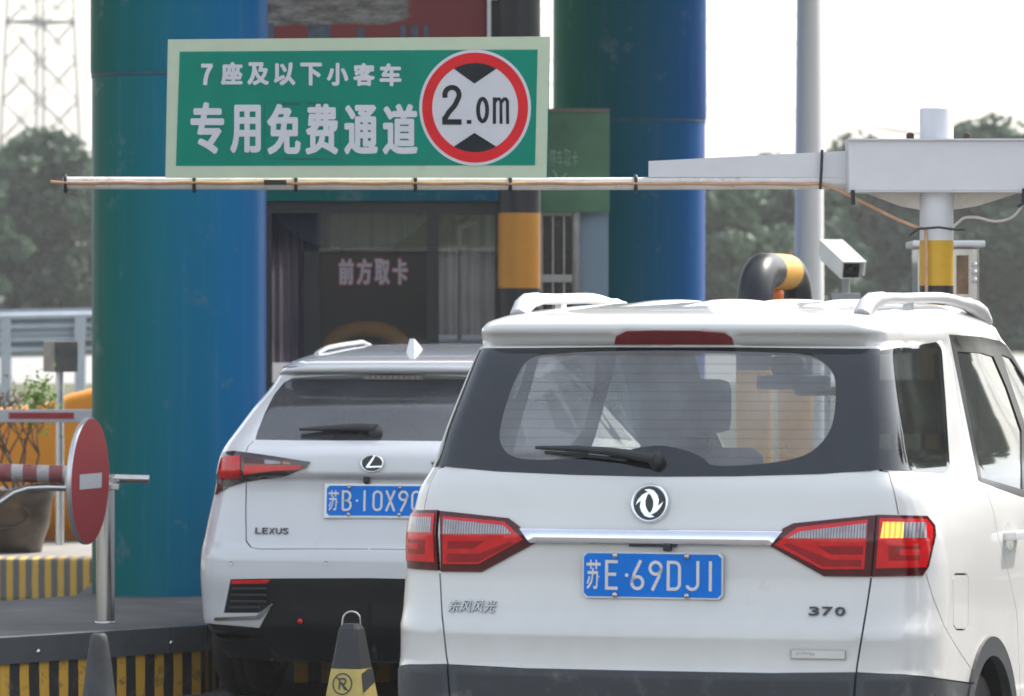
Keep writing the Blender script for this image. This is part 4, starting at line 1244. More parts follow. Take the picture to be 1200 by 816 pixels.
# ------------------------------------------------------------------ painted columns
def column_mat(name, stops, streakcol):
    m, nt, out = new_mat(name); L = nt.links.new
    p = N(nt, 'ShaderNodeBsdfPrincipled'); p.inputs['Roughness'].default_value = .34; p.inputs['Specular IOR Level'].default_value = .05
    tc = N(nt, 'ShaderNodeTexCoord'); sp = N(nt, 'ShaderNodeSeparateXYZ'); L(tc.outputs['Object'], sp.inputs[0])
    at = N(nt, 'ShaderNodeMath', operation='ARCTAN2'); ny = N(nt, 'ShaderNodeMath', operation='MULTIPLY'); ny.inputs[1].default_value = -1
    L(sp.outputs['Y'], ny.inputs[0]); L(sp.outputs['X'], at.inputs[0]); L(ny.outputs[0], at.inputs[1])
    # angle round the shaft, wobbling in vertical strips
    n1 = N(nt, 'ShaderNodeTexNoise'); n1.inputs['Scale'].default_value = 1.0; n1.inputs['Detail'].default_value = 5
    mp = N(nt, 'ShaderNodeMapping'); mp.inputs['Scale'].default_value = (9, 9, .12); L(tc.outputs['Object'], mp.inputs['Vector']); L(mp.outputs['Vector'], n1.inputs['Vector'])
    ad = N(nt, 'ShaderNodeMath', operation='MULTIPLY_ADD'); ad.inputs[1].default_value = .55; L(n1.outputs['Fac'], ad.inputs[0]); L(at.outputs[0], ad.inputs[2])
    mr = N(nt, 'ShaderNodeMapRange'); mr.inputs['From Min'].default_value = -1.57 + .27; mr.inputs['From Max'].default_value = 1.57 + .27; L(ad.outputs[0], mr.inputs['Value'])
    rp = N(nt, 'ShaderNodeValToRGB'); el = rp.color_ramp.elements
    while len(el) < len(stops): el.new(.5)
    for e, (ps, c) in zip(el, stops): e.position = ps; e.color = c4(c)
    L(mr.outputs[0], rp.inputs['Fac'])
    n2 = N(nt, 'ShaderNodeTexNoise'); n2.inputs['Scale'].default_value = 1.0; n2.inputs['Detail'].default_value = 8; n2.inputs['Roughness'].default_value = .7
    mp2 = N(nt, 'ShaderNodeMapping'); mp2.inputs['Scale'].default_value = (16, 16, .5); L(tc.outputs['Object'], mp2.inputs['Vector']); L(mp2.outputs['Vector'], n2.inputs['Vector'])
    r2 = N(nt, 'ShaderNodeValToRGB'); r2.color_ramp.elements[0].position = .52; r2.color_ramp.elements[1].position = .80; L(n2.outputs['Fac'], r2.inputs['Fac'])
    mx = N(nt, 'ShaderNodeMix', data_type='RGBA'); mm = N(nt, 'ShaderNodeMath', operation='MULTIPLY'); mm.inputs[1].default_value = .55
    L(r2.outputs['Color'], mm.inputs[0]); L(mm.outputs[0], mx.inputs['Factor']); L(rp.outputs['Color'], mx.inputs['A']); mx.inputs['B'].default_value = c4(streakcol)
    # scuffs
    n3 = N(nt, 'ShaderNodeTexNoise'); n3.inputs['Scale'].default_value = 4.5; n3.inputs['Detail'].default_value = 10; n3.inputs['Roughness'].default_value = .72; L(tc.outputs['Object'], n3.inputs['Vector'])
    r3 = N(nt, 'ShaderNodeValToRGB'); r3.color_ramp.elements[0].position = .60; r3.color_ramp.elements[1].position = .66; L(n3.outputs['Fac'], r3.inputs['Fac'])
    m3 = N(nt, 'ShaderNodeMix', data_type='RGBA'); m4 = N(nt, 'ShaderNodeMath', operation='MULTIPLY'); m4.inputs[1].default_value = .42; L(r3.outputs['Color'], m4.inputs[0]); L(m4.outputs[0], m3.inputs['Factor'])
    L(mx.outputs['Result'], m3.inputs['A']); m3.inputs['B'].default_value = (.16, .22, .26, 1)
    L(m3.outputs['Result'], p.inputs['Base Color'])
    bp = N(nt, 'ShaderNodeBump'); bp.inputs['Strength'].default_value = .25; bp.inputs['Distance'].default_value = .02; L(n1.outputs['Fac'], bp.inputs['Height']); L(bp.outputs['Normal'], p.inputs['Normal'])
    L(p.outputs['BSDF'], out.inputs['Surface']); return m
ZC = 6.2
def column(px, D, r, joint, m, label, zb):
    c = W(px, 385, D)
    t = thing('painted_column', label, 'column', (c.x, c.y, zb), group='round columns of the toll canopy')
    mb = MB(); mb.lathe([(r * .985, zb), (r * .985, joint - .006)], c=(c.x, c.y, 0), seg=96); 
    mb.build('lower_cladding', [m], t)
    mb = MB(); mb.lathe([(r * .99, joint + .006), (r * 1.002, joint + .02), (r * 1.002, ZC)], c=(c.x, c.y, 0), seg=96); mb.build('upper_cladding', [m], t)
    mb = MB(); mb.lathe([(r * .975, joint - .02), (r * .975, joint + .03)], c=(c.x, c.y, 0), seg=64); mb.lathe([(r * .99, joint - .012), (r * .997, joint), (r * .99, joint + .008)], c=(c.x, c.y, 0), seg=64)
    mb.build('joint_seam', [mat('seam_grey', (.015, .07, .11), rough=.6, var=.4, scale=20)], t)
    return t
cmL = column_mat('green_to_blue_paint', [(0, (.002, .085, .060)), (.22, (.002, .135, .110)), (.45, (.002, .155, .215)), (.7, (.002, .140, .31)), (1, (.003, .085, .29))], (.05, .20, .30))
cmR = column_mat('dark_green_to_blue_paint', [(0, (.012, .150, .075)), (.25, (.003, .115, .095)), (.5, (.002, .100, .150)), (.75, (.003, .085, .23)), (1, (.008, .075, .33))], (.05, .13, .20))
column(210, 27.3, .452, W(0, 90, 27.3).z, cmL, 'thick glossy column painted green to bright blue, standing on the dark island', HI)
column(738, 34.0, .487, W(0, 143, 34).z, cmR, 'thick glossy column shading from dark green to navy, beside the pale blue cabin', 0)
# canopy overhead
t = thing('toll_canopy', 'broad toll station canopy carried above the lanes by the painted columns', 'canopy', (0, 29, ZC))
mb = MB(); mb.box(-12, 3.4, 25.8, 34.7, ZC, ZC + .9, 0, .04); mb.build('canopy_roof', [mat('canopy_panel', (.82, .82, .82), rough=.5, var=.08)], t)
mb = MB()
for i in range(5): mb.box(-11.5 + i * 3.5, -11.35 + i * 3.5, 26, 34.4, ZC - .12, ZC - .002)
mb.build('soffit_beams', [SILVER], t)

# ------------------------------------------------------------------ height limit barrier
DB = 21.6; sB = F / DB
WHP = mat('white_enamel', (.62, .62, .645), rough=.42, var=.05, scale=4, dirt=((.40, .33, .26), 4, .60))
WHB = mat('stained_white_tube', (.66, .63, .60), rough=.45, var=.12, scale=8, dirt=((.36, .27, .18), 9, .57))
POSTY = mat('yellow_band_paint', (.56, .32, .015), rough=.4, var=.08, scale=8, dirt=((.3, .18, .04), 12, .66))
POSTK = mat('black_band_paint', (.016, .018, .022), rough=.45, var=.2)
pb = W(1097.5, 385, DB); r = 19.8 / sB
bz = lambda y: W(0, y, DB).z
bx = lambda x: W(x, 0, DB).x
t = thing('height_limit_barrier', 'white height limit barrier: banded post, box bracket and long bar over the lane', 'barrier', (pb.x, pb.y, 0))
mb = MB(); c = (pb.x, pb.y, 0)
mb.lathe([(r, bz(282)), (r, bz(128.5)), (r * .93, bz(127)), (0, bz(127))], c=c, seg=40, mi=0)
mb.lathe([(r * 1.004, bz(335)), (r * 1.004, bz(282))], c=c, seg=40, mi=1)
prev = bz(335); k = 2
while prev > 0.05:
    nx = max(0.0, prev - .19); mb.lathe([(r * 1.002, nx), (r * 1.002, prev)], c=c, seg=40, mi=k); prev = nx; k = 3 - k
mb.lathe([(.17, 0), (.17, .015), (r, .016)], c=c, seg=32, mi=0)
mb.build('post', [WHP, POSTY, POSTK], t)
mb = MB()
mb.box(bx(992.5), bx(1212), DB - .115, DB - .085, bz(224.5), bz(166), 0, .004)
mb.box(bx(992.5), bx(1212), DB + .085, DB + .115, bz(224.5), bz(166), 0, .004)
mb.box(bx(992), bx(1212), DB - .13, DB + .13, bz(166), bz(163.8), 0)
mb.box(bx(992), bx(1212), DB - .118, DB + .118, bz(226), bz(224.6), 0)
mb.box(bx(992), bx(994), DB - .085, DB + .085, bz(224.5), bz(166), 0)
mb.build('bracket_box', [WHP], t)
GPM = mat('grimy_white_plate', (.55, .52, .47), rough=.5, var=.15, dirt=((.35, .28, .2), 8, .55))
for x0, x1, x2 in ((1014, 1078, 1078), (1194, 1117, 1117)):
    mb = MB(); mb.prism([(bx(x0), bz(226.5)), (bx(x1), bz(226.5)), (bx(x1), bz(246)), (bx((x0 * .35 + x1 * .65)), bz(242))], DB - .008, DB + .008, 'Y')
    mb.build('gusset_plate', [GPM], t)
for qx in (1065.5, 1132):
    mb = MB(); mb.lathe([(.016, bz(166)), (.016, bz(158)), (.009, bz(156.5)), (0, bz(156))], c=(bx(qx), DB - .05, 0), seg=14)
    mb.build('clamp_bolt', [mat('rusty_bolt', (.06, .03, .025), rough=.8, var=.4, scale=30) if 'rusty_bolt' not in bpy.data.materials else bpy.data.materials['rusty_bolt']], t)
mb = MB(); mb.prism([(bx(760), bz(189)), (bx(993), bz(177)), (bx(993), bz(208)), (bx(760), bz(208))], DB - .012, DB + .012, 'Y'); mb.build('arm_plate', [WHP], t)
mb = MB(); rt = 7.4 / sB
mb.tube([(bx(74), DB, bz(214.6)), (bx(300), DB, bz(215.2)), (bx(640), DB, bz(215.6)), (bx(993), DB, bz(214.6))], rt, 20); mb.build('bar_tube', [WHB], t)
ORC = mat('faded_orange_cable', (.52, .30, .18), rough=.6, var=.2, scale=20)
mb = MB()
yy = DB - rt - .006
pts = [(bx(60), yy, bz(213.5)), (bx(70), yy, bz(214.5))]
for i in range(40):
    x_ = 80 + (958 - 80) * i / 39; pts.append((bx(x_), yy, bz(214.6 + .5 * math.sin(i * 1.7) + .0012 * (x_ - 80))))
pts += [(bx(965), yy, bz(217)), (bx(985), DB - .06, bz(225)), (bx(1020), DB - .07, bz(243)), (bx(1050), DB - .08, bz(258)), (bx(1070), DB - .085, bz(266)), (bx(1083), DB - .08, bz(269)), (bx(1084), DB - .075, bz(300)), (bx(1084), DB - .075, bz(335)), (bx(1084), DB - .075, .05)]
mb.tube(pts, .0072, 7); mb.build('orange_cable', [ORC], t)
mb = MB(); cb = smooth([(1117, 268), (1122, 261), (1130, 255.5), (1145, 255.5), (1158, 259), (1170, 259.5), (1183, 256), (1192, 248), (1197, 238), (1199, 226)], 4)[:-7]; mb.tube([(bx(x), DB - .05, bz(y)) for x, y in cb], .006, 7); mb.build('white_cable', [mat('dirty_white_cable', (.52, .47, .43), rough=.6)], t)
for x_ in (77, 228, 347, 487, 598, 745):
    mb = MB(); mb.lathe([(rt + .010, -.007), (rt + .013, 0), (rt + .010, .007)], c=(bx(x_), DB, bz(215.2)), axis='X', seg=20); mb.build('cable_tie', [POSTK], t)
mb = MB(); mb.box(bx(310), bx(336), DB - rt - .022, DB - rt, bz(217), bz(211.5)); mb.build('black_clip', [POSTK], t)
for P_, r_ in (([(963, 176, .03), (962, 200, .035), (960.5, 222, .04)], .006), ([(1064, 277, .09), (1074, 269, .1), (1098, 267, .10), (1118, 270, .1), (1128, 270, .095)], .005),
               ([(997, 224, .13), (997.5, 241, .13)], .009), ([(1196, 222, .13), (1195, 240, .13), (1190, 243, .12)], .007)):
    mb = MB(); mb.tube([(bx(x), DB - d_, bz(y)) for x, y, d_ in P_], r_, 7); mb.build('cable_tie', [POSTK], t)

# ------------------------------------------------------------------ lane sign on the bar
DS = 21.50; sS = F / DS
t = thing('lane_sign', 'green sign with white Chinese lettering and a red 2.0m disc, on the bar', 'road sign', (W(418, 0, DS).x, DS, W(0, 208, DS).z))
def sp(x, y): q = W(x, y, DS); return (q.x, q.z)
GRN = mat('reflective_green', (.0, .225, .155), rough=.5, spec=.12, var=.12, scale=3, streak=.7, dirt=((.012, .175, .13), 6, .56))
CRM = mat('cream_green_border', (.50, .58, .43), rough=.6, spec=.15, var=.06, scale=5, dirt=((.44, .50, .36), 6, .6))
SGW = mat('sign_white', (.60, .60, .64), rough=.4, var=.05, scale=8)
SGR = mat('sign_red', (.66, .022, .028), rough=.5, spec=.12, var=.10, scale=5, dirt=((.42, .02, .025), 4, .64))
SGK = mat('sign_black', (.018, .024, .028), rough=.5, spec=.12, var=.25, dirt=((.075, .05, .045), 8, .62))
mb = MB(); o_ = [(197, 46.5), (643.5, 43), (640.5, 208.5), (194, 208.5)]
mb.prism([sp(*q) for q in o_], DS - .012, DS + .012, 'Y', 0)
mb.build('sign_board', [CRM, GRN], t)
mb = MB(); mb.prism([sp(*q) for q in [(640.6, 208.7), (643.7, 43), (644.6, 43), (641.8, 208.7)]], DS - .013, DS + .014, 'Y')
mb.build('board_edge', [GRN], t)
def SF(d): return MB().frame(Vector((0, DS - d, 0)), Vector((1, 0, 0)), Vector((0, 0, 1)), Vector((0, -1, 0)))
def poly(mb, pts, d, mi=0): mb.sheet([sp(*q) for q in pts], d, mi)
mb = SF(.012); poly(mb, [(206.5, 194.5), (627, 194), (630, 58.5), (420, 59.5), (211, 61)], .002); mb.build('green_panel', [GRN], t)
mb = SF(.012)
rows = []
def glyphs(s, xs, w, y0, y1, dy, bold):
    for i, ch in enumerate(s):
        x0 = xs + i * w[0]
        a = sp(x0, y1 + dy * i); b = sp(x0 + w[1], y0 + dy * i)
        mb.heavy(ch, a[0], a[1], b[0], b[1], .005, bold)
mb.ribbon([sp(236, 77.3), sp(249.5, 77.3)], 4.6 / sS, .005); mb.ribbon([sp(247.6, 77), sp(243, 86), sp(241.2, 93), sp(240.6, 100)], 4.8 / sS, .0052)
glyphs('座及以下小客车', 259, (31, 25.5), 73, 100, .25, .0042)
wids = [(223.5, 263), (270, 306), (313, 352.5), (358, 396.5), (403.5, 443), (448.5, 489.5)]
tops = [120, 123, 122, 122, 123, 122]; bots = [181, 180, 181.5, 181.5, 181.5, 181.5]
for ch, (x0, x1), y0, y1 in zip('专用免费通道', wids, tops, bots):
    a = sp(x0, y1); b = sp(x1, y0); mb.heavy(ch, a[0], a[1], b[0], b[1], .005, .0062)
mb.build('sign_lettering', [SGW], t)
mb = SF(.012)
e = [(310.5, 119.5), (399, 120), (399, 186.5), (310, 186)]
q = [sp(*v) for v in e]; mb.ribbon(q + [q[0]], .0018, .0032); mb.ribbon([sp(332, 186.5), sp(376, 186.7)], .005, .0034); mb.ribbon([sp(330, 122), sp(352, 122.5)], .006, .0034); mb.ribbon([sp(360, 122), sp(378, 122)], .005, .0034)
mb.build('patch_outline', [mat('patch_edge_grime', (.01, .09, .065), rough=.7, var=.3)], t)
cx_, cy_ = 556.8, 126.5
def ell(rx, ry, a0=0, a1=354, n=59): return [(cx_ + x_, cy_ - y_) for x_, y_ in arc(0, 0, rx, a0, a1, n, ry)]
mb = SF(.012); poly(mb, ell(65.5, 68), .004); mb.build('disc_rim', [SGW], t)
mb = SF(.012)
o1, i1 = ell(62, 64.5), ell(50.3, 52.3)
n_ = len(o1)
mb.add([(*sp(*v), .006) for v in o1] + [(*sp(*v), .006) for v in i1], [(j, (j + 1) % n_, n_ + (j + 1) % n_, n_ + j) for j in range(n_)]); mb.build('red_ring', [SGR], t)
mb = SF(.012); poly(mb, i1, .005); mb.build('disc_face', [mat('disc_white', (.58, .58, .61), rough=.4, var=.04)], t)
mb = SF(.012)
poly(mb, ell(50.3, 52.3, 60.5, 119.5, 14) + [(556, 98.5)], .0065); poly(mb, ell(50.3, 52.3, 240.5, 299.5, 14) + [(556, 156)], .0065)
def tx(ch, x0, y0, x1, y1, bold): a = sp(x0, y1); b = sp(x1, y0); mb.heavy(ch, a[0], a[1], b[0], b[1], .0065, bold)
def stroke(P, w, dz=0.0): mb.ribbon([sp(*q) for q in P], w / sS, .0065 + dz)
stroke([(522 - .4, 115)] + [(529.7 - 8.3 * math.cos(math.radians(a)), 111.5 - 8.6 * math.sin(math.radians(a))) for a in range(0, 205, 12)] + [(533, 124), (526, 132), (521.8, 139)], 6.0); stroke([(518.3, 143.3), (541, 143.3)], 6.4, .0002); stroke([(521.4, 137), (521.4, 146.4)], 6.2, .0004)
poly(mb, [(547, 141), (552.5, 141), (552.5, 145.5), (547, 145.5)], .0065)
q = [(565.6 + 5.3 * math.cos(a), 129.3 - 13.2 * math.sin(a)) for a in [2 * PI * k / 30 for k in range(31)]]; q[-1] = q[0]; stroke(q, 4.6)
stroke([(579.4, 114.5), (579.4, 145.5)], 3.8); stroke([(580, 120), (582.5, 116.5), (585, 116.3), (587, 119), (587.2, 145.5)], 3.4, .0002); stroke([(588, 120), (590.3, 116.5), (592.6, 116.3), (594.6, 119), (594.9, 145.5)], 3.6, .0004)
mb.build('disc_symbols', [SGK], t)

# ------------------------------------------------------------------ toll booth
DBo = 31.0
def bp_(x, y, d=DBo): q = W(x, y, d); return q.x, q.z
FR = mat('dark_window_frame', (.022, .024, .028), rough=.4, var=.2)
t = thing('toll_booth', 'dark glazed toll booth with red and white lettering on its window', 'booth', (-.75, 32.2, HI))
x0, x1 = bp_(292, 0)[0], bp_(586, 0)[0]; zt = bp_(0, 150)[1]; zf = bp_(0, 238)[1]; zs = bp_(0, 455)[1]
ybk = 33.4
mb = MB()
mb.box(x0, x1, DBo, ybk, HI, zs - .002, 0, .01); mb.build('lower_wall', [mat('booth_blue_panel', (.03, .10, .22), rough=.4, var=.1)], t)
mb = MB(); mb.box(x0 - .05, x1 + .03, DBo - .06, ybk, bp_(0, 236)[1], zt, 0); 
mb.build('fascia', [column_mat('fascia_green_blue', [(0, (.004, .17, .12)), (.4, (.005, .14, .14)), (.7, (.006, .10, .20)), (1, (.008, .08, .24))], (.05, .15, .2))], t)
mb = MB(); mb.box(x0 - .15, x1 + .1, DBo - .25, ybk + .15, zt + .002, zt + .12, 0, .02); mb.build('booth_roof', [SILVER], t)
mb = MB()
for a, b in ((292, 318), (500, 514), (580, 587)):
    mb.box(bp_(a, 0)[0], bp_(b, 0)[0], DBo - .02, DBo + .06, zs, zf)
mb.box(x0, x1, DBo - .018, DBo + .055, bp_(0, 250)[1], bp_(0, 236.5)[1]); mb.box(x0, x1, DBo - .018, DBo + .055, zs, bp_(0, 449)[1])
mb.box(bp_(356, 0)[0], bp_(374, 0)[0], DBo + .002, DBo + .05, zs, bp_(0, 295)[1])
mb.box(bp_(514, 0)[0], bp_(580, 0)[0], DBo + .0, DBo + .05, bp_(0, 405)[1] - .18, bp_(0, 405)[1])
mb.build('window_frame', [FR], t)
BG = glass('booth_glass', tint=(.44, .445, .47), dust=.07, dustcol=(.30, .28, .30), ior=1.55)
mb = MB(); mb.add([(x0, DBo + .03, zs), (x1, DBo + .03, zs), (x1, DBo + .03, zf), (x0, DBo + .03, zf)], [(0, 1, 2, 3)]); pane = mb.build('window_pane', [BG], t)
mb = MB().frame(Vector((0, DBo + .022, 0)), Vector((1, 0, 0)), Vector((0, 0, 1)), Vector((0, -1, 0)))
for i, ch in enumerate('前方取卡'):
    a = bp_(396.5 + i * 21, 334); b = bp_(415 + i * 21, 303); mb.heavy(ch, a[0] - .004, a[1] - .004, b[0] + .004, b[1] + .004, .001, .011); mb.heavy(ch, a[0] + .003, a[1] + .003, b[0] - .003, b[1] - .003, .004, .0035, 1)
mb.build('window_lettering', [mat('red_vinyl', (.26, .07, .085), rough=.5), mat('white_vinyl', (.36, .34, .38), rough=.5)], t)
# rear wall with openings, side walls, ceiling, added tone sheets inside
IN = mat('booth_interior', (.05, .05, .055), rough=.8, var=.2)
mb = MB()
def bk(x, y): return bp_(x, y, ybk)
holes = [(512, 583, 283, 418), (312, 352, 285, 470)]
xs_ = [292, 312, 352, 512, 583, 590]
for a, b in ((288, 312), (352, 512), (583, 592)): mb.box(bk(a, 0)[0], bk(b, 0)[0], ybk - .04, ybk, zs, zf)
for a, b, h0, h1 in holes:
    mb.box(bk(a, 0)[0], bk(b, 0)[0], ybk - .04, ybk, bk(0, h0)[1], zf)
    if h1 < 440: mb.box(bk(a, 0)[0], bk(b, 0)[0], ybk - .04, ybk, zs, bk(0, h1)[1])
mb.box(x0, x0 + .03, DBo + .06, ybk - .04, zs, zf); mb.box(x0 + .03, x1, DBo + .06, ybk - .04, zf + .0, zf + .01)
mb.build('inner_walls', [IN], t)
mb = MB()
pts = []
for i in range(31): pts.append((bp_(318 + i * 6.2, 0)[0], DBo + .45 + .02 * math.sin(i * 2.2)))
for i in range(30):
    a, b = pts[i], pts[i + 1]
    u0, u1 = i / 30 * 2 - 1, (i + 1) / 30 * 2 - 1
    h = lambda u: bp_(0, 250 + 40 * (1 - abs(u) ** 3))[1]
    mb.add([(a[0], a[1], h(u0)), (b[0], b[1], h(u1)), (b[0], b[1], zf), (a[0], a[1], zf)], [(0, 1, 2, 3)], 0, True)
mb.build('reflection_sheet', [mat('reflection_grey', (.30, .335, .45), rough=.8)], t)  # pale bluish sheet added behind the glass in place of a soft reflection
mb = MB(); mb.tube([(bp_(538, 0)[0], DBo + .3, bp_(0, 262)[1]), (bp_(538, 0)[0], DBo + .3, zs)], .012, 8); mb.tube([(bp_(537, 0)[0], DBo + .3, bp_(0, 266)[1]), (bp_(558, 0)[0], DBo + .3, bp_(0, 258)[1])], .02, 8); mb.build('lamp_stand', [SILVER], t)
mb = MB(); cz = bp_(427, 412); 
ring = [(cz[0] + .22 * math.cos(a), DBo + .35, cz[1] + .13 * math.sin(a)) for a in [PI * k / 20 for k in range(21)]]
tt = thing('reflection_arch', 'orange rounded chair back seen through the booth window above the crossover', 'chair', (cz[0], DBo + .35, HI))  # arch added inside the booth, standing in for an orange reflection in the glass
mb.tube(ring, .085, 10, flat=.6); mb.build('arch_tube', [mat('reflection_orange', (1.0, .42, .03), rough=.5)], tt)
mb = MB(); mb.box(cz[0] - .28, cz[0] + .28, DBo + .20, DBo + .50, zs + .01, zs + .1, 0, .03); mb.tube([(cz[0], DBo + .37, HI), (cz[0], DBo + .37, zs + .05)], .03, 8); mb.build('arch_foot', [FR], tt)
def film(name, c):
    m, nt, out = new_mat(name); L = nt.links.new
    d = N(nt, 'ShaderNodeBsdfDiffuse'); d.inputs['Color'].default_value = c4(c); tr_ = N(nt, 'ShaderNodeBsdfTranslucent'); tr_.inputs['Color'].default_value = c4(c)
    tc = N(nt, 'ShaderNodeTexCoord'); w_ = N(nt, 'ShaderNodeTexNoise'); w_.inputs['Scale'].default_value = 3; L(tc.outputs['Object'], w_.inputs['Vector'])
    mx = N(nt, 'ShaderNodeMixShader'); L(w_.outputs['Fac'], mx.inputs[0]); L(d.outputs[0], mx.inputs[1]); L(tr_.outputs[0], mx.inputs[2]); L(mx.outputs[0], out.inputs['Surface']); return m
def tone_sheet(x0_, x1_, y0_, y1_, name, m_):  # sheets added across the rear openings to dim and tint the light through
    mb = MB(); n_ = 24; a, b = bk(x0_, 0)[0], bk(x1_, 0)[0]; za, zb_ = max(zs + .01, bk(0, y1_)[1]), min(zf - .02, bk(0, y0_)[1])
    for i in range(n_):
        u0, u1 = i / n_, (i + 1) / n_; f = lambda u: ybk - .10 + .02 * math.sin(u * 31)
        mb.add([(a + (b - a) * u0, f(u0), za), (a + (b - a) * u1, f(u1), za), (a + (b - a) * u1, f(u1), zb_), (a + (b - a) * u0, f(u0), zb_)], [(0, 1, 2, 3)], 0, True)
    mb.build(name, [m_], t)
tone_sheet(306, 356, 250, 425, 'mauve_tone_sheet', film('mauve_film', (.30, .255, .28)))
tone_sheet(506, 590, 250, 392, 'grey_tone_sheet', film('grey_film', (.42, .43, .41)))
# weathered red board over the booth
def red_board():
    m, nt, out = new_mat('peeling_red_board'); L = nt.links.new
    p = N(nt, 'ShaderNodeBsdfPrincipled'); p.inputs['Roughness'].default_value = .6
    tc = N(nt, 'ShaderNodeTexCoord'); sp_ = N(nt, 'ShaderNodeSeparateXYZ'); L(tc.outputs['Object'], sp_.inputs[0])
    n1 = N(nt, 'ShaderNodeTexNoise'); n1.inputs['Scale'].default_value = 5; n1.inputs['Detail'].default_value = 9; n1.inputs['Roughness'].default_value = .7; L(tc.outputs['Object'], n1.inputs['Vector'])
    # the peeled patch: upper left of the sheet
    mx_ = N(nt, 'ShaderNodeMapRange'); mx_.inputs['From Min'].default_value = .30; mx_.inputs['From Max'].default_value = .05; L(sp_.outputs['X'], mx_.inputs['Value'])
    mz_ = N(nt, 'ShaderNodeMapRange'); mz_.inputs['From Min'].default_value = .04; mz_.inputs['From Max'].default_value = .12; L(sp_.outputs['Z'], mz_.inputs['Value'])
    mu = N(nt, 'ShaderNodeMath', operation='MULTIPLY'); L(mx_.outputs[0], mu.inputs[0]); L(mz_.outputs[0], mu.inputs[1])
    ad = N(nt, 'ShaderNodeMath', operation='MULTIPLY_ADD'); ad.inputs[1].default_value = .9; L(n1.outputs['Fac'], ad.inputs[0]); L(mu.outputs[0], ad.inputs[2])
    rp = N(nt, 'ShaderNodeValToRGB'); rp.color_ramp.elements[0].position = .80; rp.color_ramp.elements[1].position = .92; L(ad.outputs[0], rp.inputs['Fac'])
    n2 = N(nt, 'ShaderNodeTexNoise'); n2.inputs['Scale'].default_value = 7; n2.inputs['Detail'].default_value = 8; n2.inputs['Roughness'].default_value = .75
    mp = N(nt, 'ShaderNodeMapping'); mp.inputs['Scale'].default_value = (1, 1, 3); mp.inputs['Location'].default_value = (3, 1, 2); L(tc.outputs['Object'], mp.inputs['Vector']); L(mp.outputs['Vector'], n2.inputs['Vector'])
    r2 = N(nt, 'ShaderNodeValToRGB'); e = r2.color_ramp.elements; e[0].position = .36; e[0].color = (.06, .07, .085, 1); e[1].position = .62; e[1].color = (.34, .34, .35, 1); k = e.new(.48); k.color = (.20, .18, .16, 1); L(n2.outputs['Fac'], r2.inputs['Fac'])
    m1 = N(nt, 'ShaderNodeMix', data_type='RGBA'); L(rp.outputs['Color'], m1.inputs['Factor']); m1.inputs['A'].default_value = (.235, .040, .045, 1); L(r2.outputs['Color'], m1.inputs['B'])
    L(m1.outputs['Result'], p.inputs['Base Color']); L(p.outputs['BSDF'], out.inputs['Surface']); return m
org = W(440, 45, DBo)
t = thing('display_board', 'weathered red display board with peeling grey patches, fixed above the toll booth', 'board', (org.x, DBo - .1, org.z))
mb = MB(); mb.box(bp_(306, 0)[0], bp_(571, 0)[0], DBo - .1, DBo - .05, zt + .125, bp_(0, -75)[1]); mb.build('red_sheet', [red_board()], t)
PBM = mat('blue_grey_print', (.10, .13, .17), rough=.6, var=.4, scale=12)
for a, b, y_ in ((312, 322, 28), (362, 388, 30), (420, 428, 34), (470, 476, 30), (482, 490, 31), (497, 503, 31)):
    mb = MB(); mb.box(bp_(a, 0)[0], bp_(b, 0)[0], DBo - .106, DBo - .1005, bp_(0, 60)[1], bp_(0, y_)[1]); mb.build('printed_bar', [PBM], t)
mb = MB()
for a, b in ((571, 575.5), (589, 591.5)): mb.box(bp_(a, 0)[0], bp_(b, 0)[0], DBo - .12, DBo - .04, zt + .125, bp_(0, -75)[1])
mb.box(bp_(575.5, 0)[0], bp_(589, 0)[0], DBo - .12, DBo - .04, bp_(0, 1)[1], bp_(0, -1.5)[1])
mb.build('frame', [SILVER], t)
mb = MB(); mb.box(bp_(575.5, 0)[0], bp_(589, 0)[0], DBo - .08, DBo - .05, zt + .125, bp_(0, 1)[1] - .002); mb.build('dark_panel', [FR], t)

# banded post in front of the booth
c = W(608.5, 385, 30.2); r = 25 / F * 30.2
t = thing('banded_post', 'thick black post with one broad orange yellow band, beside the toll booth', 'post', (c.x, c.y, HI))
mb = MB(); z_ = lambda y: W(0, y, 30.2).z
OY = mat('orange_yellow_paint', (.56, .235, .022), rough=.45, var=.08, scale=6, dirt=((.40, .17, .02), 9, .62))
mb.lathe([(r * .995, z_(250)), (r * .995, ZC)], c=(c.x, c.y, 0), seg=40, mi=1)
mb.lathe([(r, z_(338)), (r, z_(250))], c=(c.x, c.y, 0), seg=40, mi=0)
mb.lathe([(r * .995, z_(426)), (r * .995, z_(338))], c=(c.x, c.y, 0), seg=40, mi=1)
mb.lathe([(r, HI), (r, z_(426))], c=(c.x, c.y, 0), seg=40, mi=0); mb.build('post_shaft', [OY, POSTK], t)

